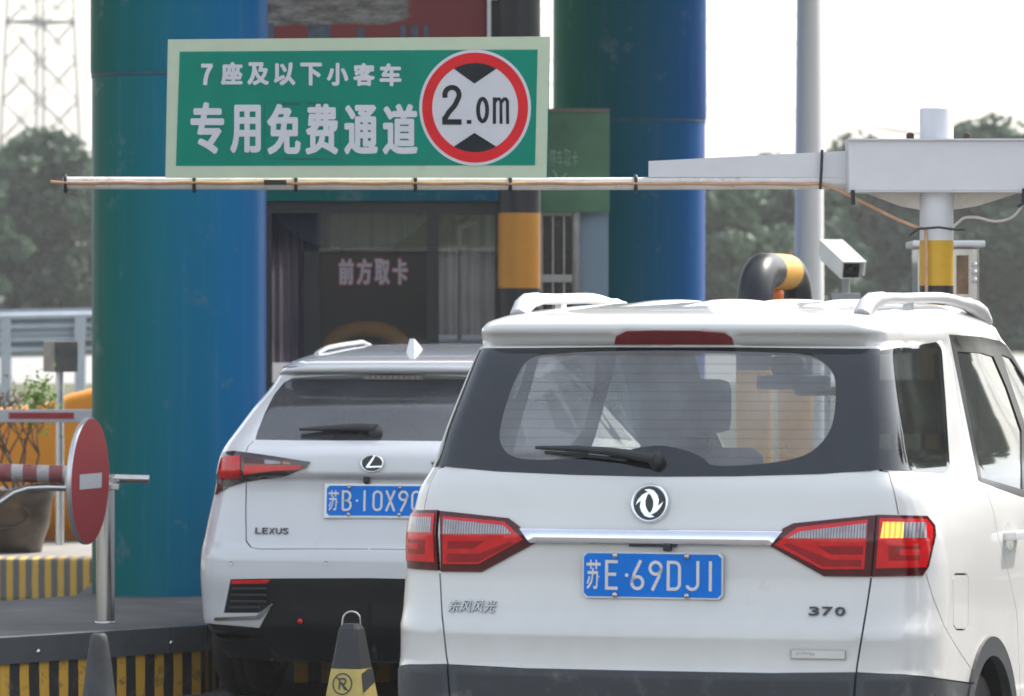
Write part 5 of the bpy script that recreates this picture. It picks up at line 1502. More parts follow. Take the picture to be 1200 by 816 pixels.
# second booth behind
DB2 = 31.3
def b2(x, y): q = W(x, y, DB2); return q.x, q.z
t = thing('booth_cabin', 'pale blue booth cabin with a rounded silver window frame, behind the banded post', 'booth', (.2, DB2, HI))
mb = MB(); mb.box(b2(589, 0)[0], b2(713, 0)[0], DB2, DB2 + 1.6, HI, b2(0, 226)[1]); mb.build('cabin_wall', [mat('pale_blue_panel', (.20, .29, .36), rough=.5, var=.06)], t)
mb = MB(); rr = [(b2(590, 0)[0], b2(0, 400)[1])]
w0, w1, h0, h1 = b2(596, 0)[0], b2(674, 0)[0], b2(0, 420)[1], b2(0, 239)[1]
k_ = .06
path = [(w0, DB2 - .03, h0), (w1, DB2 - .03, h0)] + [(w1 - k_ + k_ * math.cos(a), DB2 - .03, h1 - k_ + k_ * math.sin(a)) for a in [PI / 2 * i / 5 for i in range(6)]] + [(w0 + k_ - k_ * math.sin(a), DB2 - .03, h1 - k_ + k_ * math.cos(a)) for a in [PI / 2 * i / 5 for i in range(6)]]
mb.tube(path, .028, 8, closed=True); mb.box(w0, w1, DB2 - .05, DB2 - .01, b2(0, 331)[1], b2(0, 322)[1]); mb.box(w0, w1, DB2 - .05, DB2 - .01, b2(0, 253)[1], b2(0, 248)[1])
for i in range(3):
    xx = b2(634 + i * 13, 0)[0]; mb.box(xx, xx + .010, DB2 - .03, DB2 - .01, h0, h1)
mb.build('window_frame', [mat('dull_aluminium', (.42, .42, .41), rough=.5, metal=.6, var=.2)], t)
mb = MB(); mb.add([(w0, DB2 - .008, h0), (w1, DB2 - .008, h0), (w1, DB2 - .008, h1), (w0, DB2 - .008, h1)], [(0, 1, 2, 3)]); mb.build('window_pane', [GLOSSK], t)
t = thing('green_notice', 'dull green notice board with faint white writing, behind the lane sign', 'notice board', (b2(660, 0)[0], DB2 - .5, b2(0, 250)[1]))
mb = MB(); mb.box(b2(596, 0)[0], b2(714, 0)[0], DB2 - .12, DB2 - .06, b2(0, 249)[1], b2(0, 132)[1], 0); mb.box(b2(596, 0)[0], b2(714, 0)[0], DB2 - .13, DB2 - .05, b2(0, 132)[1], b2(0, 128.5)[1], 1)
mb.build('notice_sheet', [mat('dull_green_film', (.075, .19, .105), rough=.5, var=.35, scale=2.5), mat('rusty_edge', (.22, .17, .14), rough=.7)], t)
mb = MB().frame(Vector((0, DB2 - .122, 0)), Vector((1, 0, 0)), Vector((0, 0, 1)), Vector((0, -1, 0)))
for i, ch in enumerate('请停车取卡'):
    a = b2(641 + i * 8.6 - 6, 196); b = b2(641 + i * 8.6 + 1.6, 176); mb.text(ch, a[0], a[1], b[0], b[1], .002, 0, bold=.0)
mb.ribbon([b2(648, 200), b2(655, 212), b2(664, 204)], .012, .002)
mb.build('faint_writing', [mat('faint_white_print', (.30, .42, .34), rough=.6, var=.3, scale=20)], t)

# ------------------------------------------------------------------ hoop guard, camera, cabinet, light pole
DH = 23.6
def hh(x, y, d=DH): return W(x, y, d)
HB = .25
t = thing('hoop_guard', 'black hoop guard pipe with a yellow band, rising behind the van roof', 'guard', (1.15, DH, HB))
q0, q1 = hh(884, 330, DH - .40), hh(932, 330, DH + .42)
rad = .080; top = W(0, 297, DH).z - rad
path = []
cr = .19
d2 = (Vector((q1.x, q1.y)) - Vector((q0.x, q0.y))); Ld = d2.length; d2.normalize()
prof = [(0, HB), (0, top - cr)] + [(cr - cr * math.cos(a), top - cr + cr * math.sin(a)) for a in [PI / 2 * i / 8 for i in range(1, 9)]] + [(cr + (Ld - 2 * cr) * i / 6, top) for i in range(1, 6)] + [(Ld - cr + cr * math.sin(a), top - cr + cr * math.cos(a)) for a in [PI / 2 * i / 8 for i in range(0, 9)]] + [(Ld, HB)]
P3 = [Vector((q0.x + d2.x * s_, q0.y + d2.y * s_, z)) for s_, z in prof]
# resample and colour by arc length
dense = []
for a, b in zip(P3, P3[1:]):
    k = max(1, int((b - a).length / .03)); dense += [a.lerp(b, j / k) for j in range(k)]
dense.append(P3[-1])
tot = [0]
for a, b in zip(dense, dense[1:]): tot.append(tot[-1] + (b - a).length)
half = tot[-1] / 2
mb = MB()
i = 0
def colr(s_): 
    d_ = s_ - half
    if -.12 < d_ < .20: return 1
    zz = dense[min(len(dense) - 1, max(0, [i_ for i_, q_ in enumerate(tot) if q_ >= s_][0]))].z
    return 1 if 1.02 < zz < 1.46 or zz < .62 else 0
st = 0
for j in range(1, len(dense)):
    if j == len(dense) - 1 or colr(tot[j]) != colr(tot[st]):
        mb.tube(dense[st:j + 1], rad, 20, mi=colr(tot[st]), caps=False); st = j
mb.build('hoop_pipe', [mat('gloss_black_paint', (.014, .017, .022), rough=.34, var=.2, spec=.4), mat('hoop_yellow', (.66, .33, .02), rough=.4, var=.1)], t)
c = hh(907, 347)
mb = MB(); mb.lathe([(0, c.z - .05), (.03, c.z - .045), (.046, c.z - .01), (.046, c.z + .02), (.03, c.z + .035), (0, c.z + .04)], c=(c.x, DH + .05, 0), seg=20)
mb.tube([(c.x, DH + .05, c.z + .03), (c.x, DH + .05, top - .02)], .012, 8); mb.build('orange_reflector', [mat('beacon_orange', (.75, .17, .03), rough=.35)], t)
# CCTV
DC = 26.5
t = thing('security_camera', 'boxy white security camera on a slim grey post, left of the barrier post', 'camera', (hh(985, 0, DC).x, DC + .2, 0))
c = W(987, 307, DC)
fw = Vector((.24, -.93, -.29)).normalized(); rt_ = fw.cross(Vector((0, 0, 1))).normalized(); up_ = rt_.cross(fw).normalized()
fr3 = (c + fw * .12, rt_, up_, fw)
mb = MB().frame(c + fw * 0.0, rt_, up_, fw)
mb.box(-.052, .052, -.048, .048, -.20, .15, 0, .010); mb.box(-.062, .062, .048, .057, -.21, .19, 0, .004); mb.box(-.062, -.054, -.02, .048, -.20, .18); mb.box(.054, .062, -.02, .048, -.20, .18)
mb.build('housing', [mat('camera_white', (.66, .68, .64), rough=.4, var=.05)], t)
mb = MB().frame(c, rt_, up_, fw); mb.box(-.042, .042, -.037, .037, .15, .153); mb.lathe([(.025, .153), (.025, .16), (0, .162)], axis='Z', seg=16); mb.build('lens_window', [GLOSSK], t)
mb = MB(); pc = c + Vector((.02, .06, 0)); mb.tube([(pc.x, pc.y, 0), (pc.x, pc.y, c.z - .16)], .032, 12); mb.tube([(pc.x, pc.y, c.z - .17), (pc.x, pc.y, c.z - .04)], .022, 8); mb.box(pc.x - .07, pc.x + .07, pc.y - .05, pc.y + .05, c.z - .19, c.z - .155, 0, .006)
mb.tube([(pc.x - .09, pc.y, 0), (pc.x - .09, pc.y, c.z - .17)], .016, 8)
mb.build('camera_post', [mat('galvanised_grey', (.30, .31, .32), rough=.5, metal=.4, var=.15)], t)
# cabinet
DK = 24.6
t = thing('control_cabinet', 'stainless steel control cabinet with a lipped lid behind the banded barrier post', 'cabinet', (hh(1108, 0, DK).x, DK, HB))
k0, k1 = W(1072, 0, DK).x, W(1143, 0, DK).x; kt = W(0, 291, DK).z
mb = MB(); mb.box(k0, k1, DK - .18, DK + .18, HB, kt, 0, .008); mb.build('cabinet_body', [STEEL], t)
mb = MB(); mb.box(W(1065, 0, DK).x, W(1150, 0, DK).x, DK - .22, DK + .22, kt + .001, kt + .032, 0, .01); mb.build('cabinet_lid', [SILVER], t)
mb = MB(); mb.box(W(1117, 0, DK).x, W(1131, 0, DK).x, DK - .19, DK - .181, W(0, 345, DK).z, W(0, 300, DK).z, 0, .003); mb.build('access_panel', [mat('rust_brown_panel', (.20, .12, .07), rough=.5, var=.5, scale=8)], t)
for y_ in (311, 320, 329):
    q = W(1138, y_, DK); mb = MB(); mb.lathe([(.014, 0), (.012, -.014), (0, -.016)], c=(q.x, DK - .18, q.z), axis='Y', seg=14); mb.build('button', [SILVER], t)
# light pole
DP = 34.0
c = W(947.5, 385, DP)
t = thing('lighting_mast', 'tall plain grey white steel mast rising beyond the security camera', 'pole', (c.x, c.y, 0))
mb = MB(); z0_ = W(0, 350, DP).z; z1_ = W(0, 0, DP).z
sl = (15.2 - 17.5) / (z1_ - z0_) / F * DP; r0 = 17.5 / F * DP
mb.lathe([(r0 - sl * z0_, 0), (r0 + sl * (9.0 - z0_), 9.0), (0, 9.02)], c=(c.x, c.y, 0), seg=32)
for v in mb.v: v.x += .002 * v.z
mb.build('mast', [mat('weathered_pole_paint', (.68, .67, .645), rough=.55, var=.05, scale=2, streak=.9)], t)
mb = MB(); mb.lathe([(.26, 0), (.26, .02), (.14, .03)], c=(c.x, c.y, 0), seg=24); mb.build('base_plate', [SILVER], t)
mb = MB(); mb.tube([(c.x, c.y, 8.9), (c.x + .9, c.y - .2, 9.25), (c.x + 1.7, c.y - .3, 9.3)], .045, 10); mb.box(c.x + 1.6, c.x + 2.2, c.y - .42, c.y - .18, 9.26, 9.38, 0, .03); mb.build('lamp_head', [SILVER], t)

# ------------------------------------------------------------------ swing gate with the no entry disc
DG = 24.5
def gp(x, y, d=DG): return W(x, y, d)
t = thing('swing_gate', 'stainless swing gate post with a red and white striped tube and curved rail', 'gate', (gp(123, 0).x, DG, HI))
c = gp(123.5, 640); r = 11 / F * DG
mb = MB(); mb.lathe([(r, HI), (r, gp(0, 572).z)], c=(c.x, c.y, 0), seg=32); mb.lathe([(r * 1.12, HI), (r * 1.12, HI + .006), (r, HI + .007)], c=(c.x, c.y, 0), seg=32); mb.build('post', [STEEL], t)
mb = MB(); mb.box(gp(122, 0).x, gp(140, 0).x, DG - .055, DG + .055, gp(0, 574).z, gp(0, 567).z, 0, .004); mb.tube([(gp(131, 0).x, DG, gp(0, 569).z), (gp(131, 0).x, DG, gp(0, 556).z)], .022, 12); mb.build('hinge_bracket', [STEEL], t)
mb = MB(); mb.tube([(gp(80, 0).x, DG, gp(0, 559).z), (gp(175, 0).x, DG, gp(0, 561.5).z)], 5.4 / F * DG, 16); mb.build('steel_tube', [STEEL], t)
mb = MB(); mb.tube([(gp(-420, 0).x, DG - .02, gp(0, 540).z), (gp(84, 0).x, DG - .02, gp(0, 556.5).z)], 10.5 / F * DG, 20)
mb.build('striped_tube', [stripes('dull_red_white_bands', (.46, .43, .42), (.27, .075, .075), (1, 0, 0), .118, .55, worn=(.28, .22, .2), offset=.1)], t)
mb = MB(); mb.tube([(gp(-90, 0).x, DG - .02, gp(0, 700).z), (gp(-60, 0).x, DG - .02, gp(0, 640).z), (gp(-25, 0).x, DG - .02, gp(0, 606).z), (gp(2, 0).x, DG - .02, gp(0, 588).z), (gp(18, 0).x, DG - .02, gp(0, 577).z), (gp(34, 0).x, DG - .02, gp(0, 572).z), (gp(55, 0).x, DG - .02, gp(0, 571).z), (gp(84, 0).x, DG - .02, gp(0, 571.5).z)], 4.6 / F * DG, 14)
mb.build('curved_rail', [STEEL], t)
mb = MB(); q = gp(-400, 0).x; mb.lathe([(.04, HI), (.04, gp(0, 535).z)], c=(q, DG - .02, 0), seg=20); mb.build('far_post', [STEEL], t)
# disc
t = thing('no_entry_sign', 'round red no entry disc with a white bar, seen nearly edge on at the gate', 'road sign', (gp(103, 0).x, DG - .42, gp(0, 638).z))
c = gp(103, 564, DG - .42); a_ = math.radians(77)
n = Vector((math.sin(a_), -math.cos(a_), 0)); x = Vector((math.cos(a_), math.sin(a_), 0)); y = Vector((.0, .0, 1))
y = (y + x * -.02 + n * .03).normalized()
RD = .287
mb = MB().frame(c, x, y, n)
mb.lathe([(0, -.012), (RD * .985, -.012), (RD, -.006), (RD, .006), (RD * .985, .012)], axis='Z', seg=64, mi=1); mb.sheet(arc(0, 0, RD * .985, 0, 354, 59), .012, 0)
mb.build('disc', [mat('no_entry_red', (.30, .022, .028), rough=.5, spec=.15, var=.15, scale=5, dirt=((.20, .03, .03), 7, .6)), SILVER], t)
mb = MB().frame(c, x, y, n); mb.sheet([(-.165, -.034), (.165, -.034), (.165, .034), (-.165, .034)], .0135); mb.build('white_bar', [mat('dull_white_film', (.46, .48, .50), rough=.5, var=.06)], t)
mb = MB().frame(c, x, y, n); mb.box(-.03, .03, -.02, .05, -.10, -.012); mb.tube([(.0, .02, -.02), (.20, .03, -.10)], .02, 8); mb.build('mounting_clip', [STEEL], t)

# ------------------------------------------------------------------ left background
ORW = mat('orange_plastic', (.88, .35, .025), rough=.5, var=.1, scale=1.5, dirt=((.45, .16, .03), 3, .6))
DW = 35.0
t = thing('crash_cushion', 'big orange crash cushion with a sloping rounded top on the pale island', 'crash cushion', (W(40, 0, DW).x, DW, .26))
mb = MB(); z_ = lambda y_: W(0, y_, DW).z; x_ = lambda q: W(q, 0, DW).x
outl = [(x_(-330), .26), (x_(165), .26), (x_(165), z_(445)), (x_(140), z_(450)), (x_(108), z_(455)), (x_(80), z_(462)), (x_(55), z_(472)), (x_(30), z_(478)), (x_(-40), z_(482)), (x_(-330), z_(484))]
bm = bmesh.new(); n_ = len(outl)
v0 = [bm.verts.new((a, DW, b)) for a, b in outl]; v1 = [bm.verts.new((a, DW + 1.3, b)) for a, b in outl]
bm.faces.new(v0); bm.faces.new(v1[::-1])
for i in range(n_): bm.faces.new((v0[i], v1[i], v1[(i + 1) % n_], v0[(i + 1) % n_]))
bmesh.ops.recalc_face_normals(bm, faces=bm.faces[:])
bmesh.ops.bevel(bm, geom=[e for e in bm.edges if abs(e.verts[0].co.y - e.verts[1].co.y) < .01 and min(e.verts[0].co.z, e.verts[1].co.z) > .5], offset=.10, segments=4, profile=.5, affect='EDGES')
mb.from_bm(bm, 0, True); mb.build('cushion_body', [ORW], t)
mb = MB(); mb.box(x_(-331), x_(166), DW - .004, DW + 1.304, .262, .33); mb.build('cushion_base', [mat('dark_orange_base', (.40, .13, .02), rough=.6)], t)
# meter box on post
DM = 34.3
t = thing('meter_box', 'small weathered grey box on a thin post in front of the crash cushion', 'box', (W(70, 0, DM).x, DM, .258))
mb = MB(); mb.frame(Vector((W(71, 0, DM).x, DM, 0)), Vector((.85, .53, 0)), Vector((-.53, .85, 0)), Vector((0, 0, 1))); mb.box(-.085, .085, -.08, .08, W(0, 436, DM).z, W(0, 400, DM).z, 0, .006); mb.build('box_body', [mat('weathered_grey_box', (.26, .26, .25), rough=.45, metal=.5, var=.3, scale=6)], t)
mb = MB(); mb.tube([(W(70, 0, DM).x, DM, .258), (W(70, 0, DM).x, DM, W(0, 436, DM).z)], 4.8 / F * DM, 12); mb.build('post', [SILVER], t)
# flower pot and shrub
DF = 33.2
t = thing('flowerpot', 'big brown glazed flowerpot at the left, holding the bare shrub', 'flowerpot', (W(17, 0, DF).x, DF, .26))
c = W(15, 0, DF); mb = MB(); z_ = lambda y_: W(0, y_, DF).z; rp_ = lambda q: q / F * DF
mb.lathe([(0, .262), (rp_(34), .262), (rp_(36), z_(634)), (rp_(43), z_(615)), (rp_(45), z_(600)), (rp_(46), z_(588)), (rp_(50), z_(578)), (rp_(52), z_(574)), (rp_(48), z_(572)), (rp_(44), z_(577)), (0, z_(578))], c=(c.x, DF, 0), seg=40)
mb.build('pot', [mat('brown_glaze', (.085, .062, .045), rough=.4, coat=.3, var=.4, scale=6, dirt=((.17, .13, .09), 5, .55))], t)
mb = MB(); mb.tube([(c.x + rp_(30) * math.cos(a) - rp_(6), DF - rp_(43), z_(602) + rp_(16) * math.sin(a)) for a in [2 * PI * k / 18 for k in range(18)]], .012, 6, closed=True); mb.build('moulded_ring', [bpy.data.materials['brown_glaze']], t)
t = thing('bare_shrub', 'twiggy half bare shrub with a tuft of fresh green leaves, growing in the flowerpot', 'shrub', (c.x, DF, z_(578)))
TW = mat('dry_twig', (.16, .105, .085), rough=.9, var=.3); LFN = None
def leafmat(name, a, b):
    m, nt, out = new_mat(name); L = nt.links.new
    p = N(nt, 'ShaderNodeBsdfPrincipled'); p.inputs['Roughness'].default_value = .55
    tc = N(nt, 'ShaderNodeTexCoord'); nz = N(nt, 'ShaderNodeTexNoise'); nz.inputs['Scale'].default_value = 1.1; nz.inputs['Detail'].default_value = 8; L(tc.outputs['Object'], nz.inputs['Vector'])
    rp = N(nt, 'ShaderNodeValToRGB'); rp.color_ramp.elements[0].position = .35; rp.color_ramp.elements[1].position = .68; rp.color_ramp.elements[0].color = c4(a); rp.color_ramp.elements[1].color = c4(b)
    L(nz.outputs['Fac'], rp.inputs['Fac']); L(rp.outputs['Color'], p.inputs['Base Color'])
    tr = N(nt, 'ShaderNodeBsdfTranslucent'); L(rp.outputs['Color'], tr.inputs['Color'])
    mx = N(nt, 'ShaderNodeMixShader'); mx.inputs[0].default_value = .3; L(p.outputs['BSDF'], mx.inputs[1]); L(tr.outputs[0], mx.inputs[2]); L(mx.outputs[0], out.inputs['Surface'])
    return m
mb = MB(); tips = []
def grow(p, d, L_, r_, lev):
    q = p + d * L_ * .5 + Vector((rng.gauss(0, .02), rng.gauss(0, .02), 0)); e = p + d * L_
    mb.tube([p, q, e], [r_, r_ * .8, r_ * .6], 5, caps=False)
    if lev == 0: tips.append(e); return
    for _ in range(3 if lev > 1 else 2):
        dd = (d + Vector((rng.gauss(0, .38), rng.gauss(0, .38), rng.gauss(.12, .2)))).normalized()
        grow(e, dd, L_ * (.62 + .25 * rng.random()), r_ * .6, lev - 1)
for k in range(7):
    grow(Vector((c.x + rng.uniform(-.12, .12), DF + rng.uniform(-.1, .1), z_(578))), Vector((rng.uniform(-.45, .45), rng.uniform(-.4, .4), 1)).normalized(), .26, .011, 3)
mb.build('twigs', [TW], t)
def leaf(mb, p, s_, mi=0):
    a = Vector((rng.gauss(0, 1), rng.gauss(0, 1), rng.gauss(0, 1))).normalized(); b = a.orthogonal().normalized(); b.rotate(Matrix.Rotation(rng.random() * 6.28, 3, a)); k = a.cross(b) * .55
    mb.add([p - b * s_, p + k * s_, p + b * s_, p - k * s_], [(0, 1, 2, 3)], mi, False)
mb = MB()
for e in tips:
    if rng.random() < .35:
        for _ in range(3): leaf(mb, e + Vector((rng.gauss(0, .03), rng.gauss(0, .03), rng.gauss(0, .03))), .014, 1)
gc = W(46, 468, DF)
for k in range(260):
    leaf(mb, gc + Vector((rng.gauss(0, .06), rng.gauss(0, .06), rng.gauss(0, .085))), .020, 0)
mb.tube([(c.x, DF, z_(578)), (c.x + .08, DF, z_(520)), (gc.x, gc.y, gc.z + .05)], .008, 6, 2)
mb.build('leaves', [leafmat('fresh_leaf', (.10, .22, .03), (.22, .40, .06)), leafmat('dry_leaf', (.14, .085, .05), (.24, .15, .09)), TW], t)
# barrier arm
DA = 29.2
t = thing('boom_arm', 'white boom gate arm with red blocks, level across the lane behind the gate disc', 'boom gate', (W(-260, 0, DA).x, DA, .0))
x_ = lambda q: W(q, 0, DA).x; z_ = lambda y_: W(0, y_, DA).z
mb = MB(); mb.box(x_(-250), x_(135), DA - .03, DA + .03, z_(495), z_(480), 0, .006); mb.build('arm', [WHP], t)
mb = MB()
for k in range(4):
    a = 11 - k * 110; mb.box(x_(a), x_(a + 76), DA - .034, DA - .0305, z_(491), z_(483.5))
mb.build('red_blocks', [mat('boom_red', (.42, .028, .035), rough=.4, var=.12)], t)
mb = MB(); mb.box(x_(-275), x_(-215), DA - .14, DA + .14, 0, z_(470), 0, .02); mb.build('gate_housing', [mat('housing_yellow', (.6, .33, .03), rough=.4)], t)
mb = MB(); mb.box(x_(126), x_(140), DA - .04, DA + .04, 0, z_(495) - .002, 0, .005); mb.build('rest_post', [SILVER], t)
# guardrail
DR = 61.0
t = thing('guard_rail', 'two band galvanised guard rail along the pale far road', 'guard rail', (W(0, 0, DR).x, DR, 1.0))
GAL = mat('galvanised_rail', (.42, .47, .52), rough=.42, metal=.55, var=.12, scale=3)
def wrail(yc):
    mb = MB(); z_ = W(0, yc, DR).z
    pf = [(-.155, .0), (-.12, .0), (-.085, -.08), (-.04, -.08), (0, 0), (.04, -.08), (.085, -.08), (.12, 0), (.155, 0)]
    vs = []
    for xx, dy, dz in ((-30, 0, 0), (W(-60, 0, DR).x, 0, 0.0), (W(108, 0, DR).x, .3, .035), (1.5, .8, .05)):
        for h_, d_ in pf: vs.append((xx, DR + d_ * .8 + dy, z_ + h_ * .92 + dz))
    m_ = len(pf); fs = [(i * m_ + j, (i + 1) * m_ + j, (i + 1) * m_ + j + 1, i * m_ + j + 1) for i in range(3) for j in range(m_ - 1)]
    mb.add(vs, fs, 0, False); return mb
wrail(379).build('upper_band', [GAL], t); wrail(406).build('lower_band', [GAL], t)
for xx in [W(p_, 0, DR).x for p_ in (-170, -81, 6, 93, 182)] + [-22, -25, 1.0]:
    mb = MB(); mb.box(xx - .06, xx + .06, DR + .06, DR + .18, .55, W(0, 372, DR).z, 0); mb.build('rail_post', [GAL], t)

# ------------------------------------------------------------------ cones
DCn = 22.4
t = thing('square_cone', 'square black cone with a yellow no parking panel and wire loop handle', 'traffic cone', (W(412, 0, DCn).x, DCn, 0))
cxn = W(412, 0, DCn).x; z_ = lambda y_: W(0, y_, DCn).z
def ring(hw, z, ch=.22): 
    k = hw * ch; 
    a_ = math.radians(-24); pts = [(-hw + k, -hw), (hw - k, -hw), (hw, -hw + k), (hw, hw - k), (hw - k, hw), (-hw + k, hw), (-hw, hw - k), (-hw, -hw + k)]
    return [(cxn + x * math.cos(a_) - y * math.sin(a_), DCn + x * math.sin(a_) + y * math.cos(a_), z) for x, y in pts]
def frus(mb, rs, mi=0, cap=False):
    b = [q for r_ in rs for q in r_]; fs = []
    for i in range(len(rs) - 1):
        for k in range(8): fs.append((i * 8 + k, i * 8 + (k + 1) % 8, (i + 1) * 8 + (k + 1) % 8, (i + 1) * 8 + k))
    if cap: fs.append(tuple(range(len(rs) * 8 - 8, len(rs) * 8)))
    mb.add(b, fs, mi)
hwz = lambda z: .043 + (z_(737) - z) * .158
CK = mat('cone_black_rubber', (.030, .031, .033), rough=.5, var=.2, scale=6)
zy0, zy1 = z_(783), .055
mb = MB(); frus(mb, [ring(hwz(zy0), zy0), ring(hwz(z_(737)), z_(737)), ring(.030, z_(731))], 0, True); frus(mb, [ring(hwz(.03), .03), ring(hwz(zy1), zy1)]); frus(mb, [ring(.21, 0, .08), ring(.21, .03, .08), ring(hwz(.03), .031)]); mb.build('cone_body', [CK], t)
CY_ = mat('cone_reflective_yellow', (.60, .46, .13), rough=.5, var=.12, scale=14, bump=.2, bscale=200)
mb = MB(); frus(mb, [ring(hwz(zy1), zy1), ring(hwz(zy0), zy0)]); mb.build('yellow_band', [CY_], t)
# symbol on the front face
a_ = math.radians(-24); ux = Vector((math.cos(a_), math.sin(a_), 0)); nn = Vector((math.sin(a_), -math.cos(a_), 0)); slope = Vector((-nn.x * .158, -nn.y * .158, 1)).normalized()
nf = ux.cross(slope).normalized()
zc_ = z_(800.5)
cc = Vector((cxn, DCn, zc_)) + nn * (hwz(zc_)) - ux * .004
mb = MB().frame(cc + nf * .0025, ux, slope, nf)
rr_ = .043
mb.ribbon(arc(0, 0, rr_, 0, 360, 40), .006, 0); mb.ribbon([(-rr_ * .7, rr_ * .7), (rr_ * .7, -rr_ * .7)], .006, .0006)
mb.ribbon([(-.013, -.025), (-.013, .025)], .007, .0003); mb.ribbon([(-.013, .022), (.004, .022)] + arc(.004, .011, .011, 90, -90, 10) + [(-.013, 0)], .007, .0009); mb.ribbon([(-.002, 0), (.016, -.025)], .007, .0012)
mb.build('no_parking_symbol', [GLOSSK], t)
mb = MB()
b1 = Vector((cxn, DCn, 0)) + ux * (hwz(zy0) - .004); 
z2 = zy0 - .01
sx = nn.cross(Vector((0, 0, 1))) 
def side_pt(u_, z): 
    h_ = hwz(z); s_ = h_ * (1 - .22)
    return Vector((cxn, DCn, z)) + ux * (h_ + .002) + nn * (s_ * u_)
mb.add([side_pt(1, zy0 - .02), side_pt(-.2, zy0 - .002), side_pt(-1, zy0 - .002), side_pt(-1, zy0 - .06), side_pt(1, zy0 - .10)], [(0, 4, 3, 2, 1)]); mb.add([side_pt(1, zy0 - .17), side_pt(-1, zy0 - .13), side_pt(-1, zy0 - .23), side_pt(1, zy0 - .27)], [(0, 3, 2, 1)])
mb.build('black_chevron', [CK], t)
mb = MB(); mb.tube([(cxn - .040 + 0, DCn, z_(734))] + [(cxn + .0 + .036 * math.cos(a), DCn, z_(726) + .033 * math.sin(a)) for a in [PI - PI * k / 12 for k in range(13)]] + [(cxn + .038, DCn, z_(736))], .0042, 8); mb.build('wire_handle', [STEEL], t)
DC2 = 21.9
t = thing('rubber_cone', 'plain dark grey rubber cone with a worn rounded tip, in front of the striped kerb', 'traffic cone', (W(116, 0, DC2).x, DC2, 0))
c = W(116, 0, DC2); z_ = lambda y_: W(0, y_, DC2).z; k = F / DC2
mb = MB(); mb.lathe([(.14, .03), (.135, .035), (19.5 / k, z_(816)), (14.5 / k, z_(775)), (11 / k, z_(752)), (9.5 / k, z_(745)), (6 / k, z_(742)), (4 / k, z_(742.5)), (3.4 / k, z_(748)), (0, z_(749))], c=(c.x, DC2, 0), seg=40)
mb.build('cone_body', [mat('worn_grey_rubber', (.055, .055, .056), rough=.6, var=.3, scale=9, dirt=((.10, .10, .10), 8, .58))], t)
mb = MB(); mb.box(c.x - .19, c.x + .19, DC2 - .19, DC2 + .19, 0, .03, 0, .01); mb.build('cone_base', [bpy.data.materials['worn_grey_rubber']], t)

# ------------------------------------------------------------------ trees
BARK = mat('bark', (.11, .09, .07), rough=.9, var=.3)
def tree(seed, kind, H, Wd):
    r_ = random.Random(seed)
    lf = bpy.data.materials.get('leaf_' + kind) or {'deep': lambda: leafmat('leaf_deep', (.028, .066, .040), (.070, .125, .072)), 'olive': lambda: leafmat('leaf_olive', (.040, .088, .046), (.092, .155, .085))}[kind]()
    tr = MB(); blobs = []
    tr.tube([(0, 0, 0), (r_.gauss(0, .05), 0, H * .2), (r_.gauss(0, .1), r_.gauss(0, .1), H * .45)], [.16, .13, .09], 8)
    for k in range(9):
        a = k * 2.4 + r_.random(); h0 = H * r_.uniform(.12, .45); e = Vector((math.cos(a) * Wd * r_.uniform(.22, .42), math.sin(a) * Wd * r_.uniform(.22, .42), h0 + H * r_.uniform(.12, .4)))
        tr.tube([(0, 0, h0), (e.x * .5, e.y * .5, (h0 + e.z) / 2 + .1), e], [.06, .045, .02], 6); 
    cr = MB()
    def lf_(p, s_):
        a = Vector((r_.gauss(0, 1), r_.gauss(0, 1), r_.gauss(.4, 1))).normalized(); b = a.orthogonal().normalized(); b.rotate(Matrix.Rotation(r_.random() * 6.28, 3, a)); k = a.cross(b) * .6
        cr.add([p - b * s_, p + k * s_, p + b * s_, p - k * s_], [(0, 1, 2, 3)])
    for k in range(100):
        zz = r_.uniform(.06, 1.0); w = Wd * .5 * (math.sin(PI * min(1, zz * .82 + .16)) ** .6) * r_.uniform(.55, 1.05)
        a = r_.random() * 6.28; rr = math.sqrt(r_.random())
        cpt = Vector((math.cos(a) * w * rr, math.sin(a) * w * rr, H * (zz * .94)))
        br = r_.uniform(.45, .85) * Wd * .19
        for _ in range(190):
            d = Vector((r_.gauss(0, 1), r_.gauss(0, 1), r_.gauss(0, 1))).normalized() * br * (r_.random() ** .4)
            lf_(cpt + Vector((d.x, d.y, d.z * .8)), r_.uniform(.11, .23))
    t = thing('broadleaf_tree', '', 'tree', (0, 0, 0), local=True)
    tr.build('trunk', [BARK], t, world=False); cr.build('crown', [lf], t, world=False)
    return t
TA, TB, TC = tree(3, 'deep', 7.5, 5.5), tree(11, 'olive', 6.6, 4.6), tree(23, 'deep', 6.0, 5.0)
spec = [  # px, depth, prototype, height, label
    (46, 150, TA, 7.3, 'dense dark tree on its own at the foot of the lattice pylon'),
    (-75, 146, TC, 6.6, 'dark tree half out of view at the left edge beside the pylon'),
    (118, 152, TB, 5.7, 'shorter tree beside the pylon, mostly behind the bright blue column'),
    (845, 140, TB, 5.7, 'lower olive tree just right of the navy column'),
    (905, 146, TC, 6.3, 'dark tree behind the tall grey mast'),
    (965, 150, TB, 6.3, 'olive tree beyond the security camera'),
    (1020, 156, TA, 7.3, 'taller dark tree over the bracket box, left of the barrier post top'),
    (1085, 150, TC, 6.5, 'dark tree directly behind the barrier post'),
    (1150, 158, TA, 7.9, 'tallest tree in the row, right of the barrier post top'),
    (1225, 152, TB, 7.2, 'olive tree cut by the right edge of the view'),
    (880, 172, TA, 6.3, 'dark tree set back between the navy column and the mast'),
    (1055, 178, TB, 7.0, 'pale olive tree set back behind the white bracket box'),
    (1190, 180, TC, 7.6, 'dark tree set back near the right edge behind the cabinet'),
    (800, 150, TA, 5.6, 'dark low tree mostly hidden behind the navy column')]
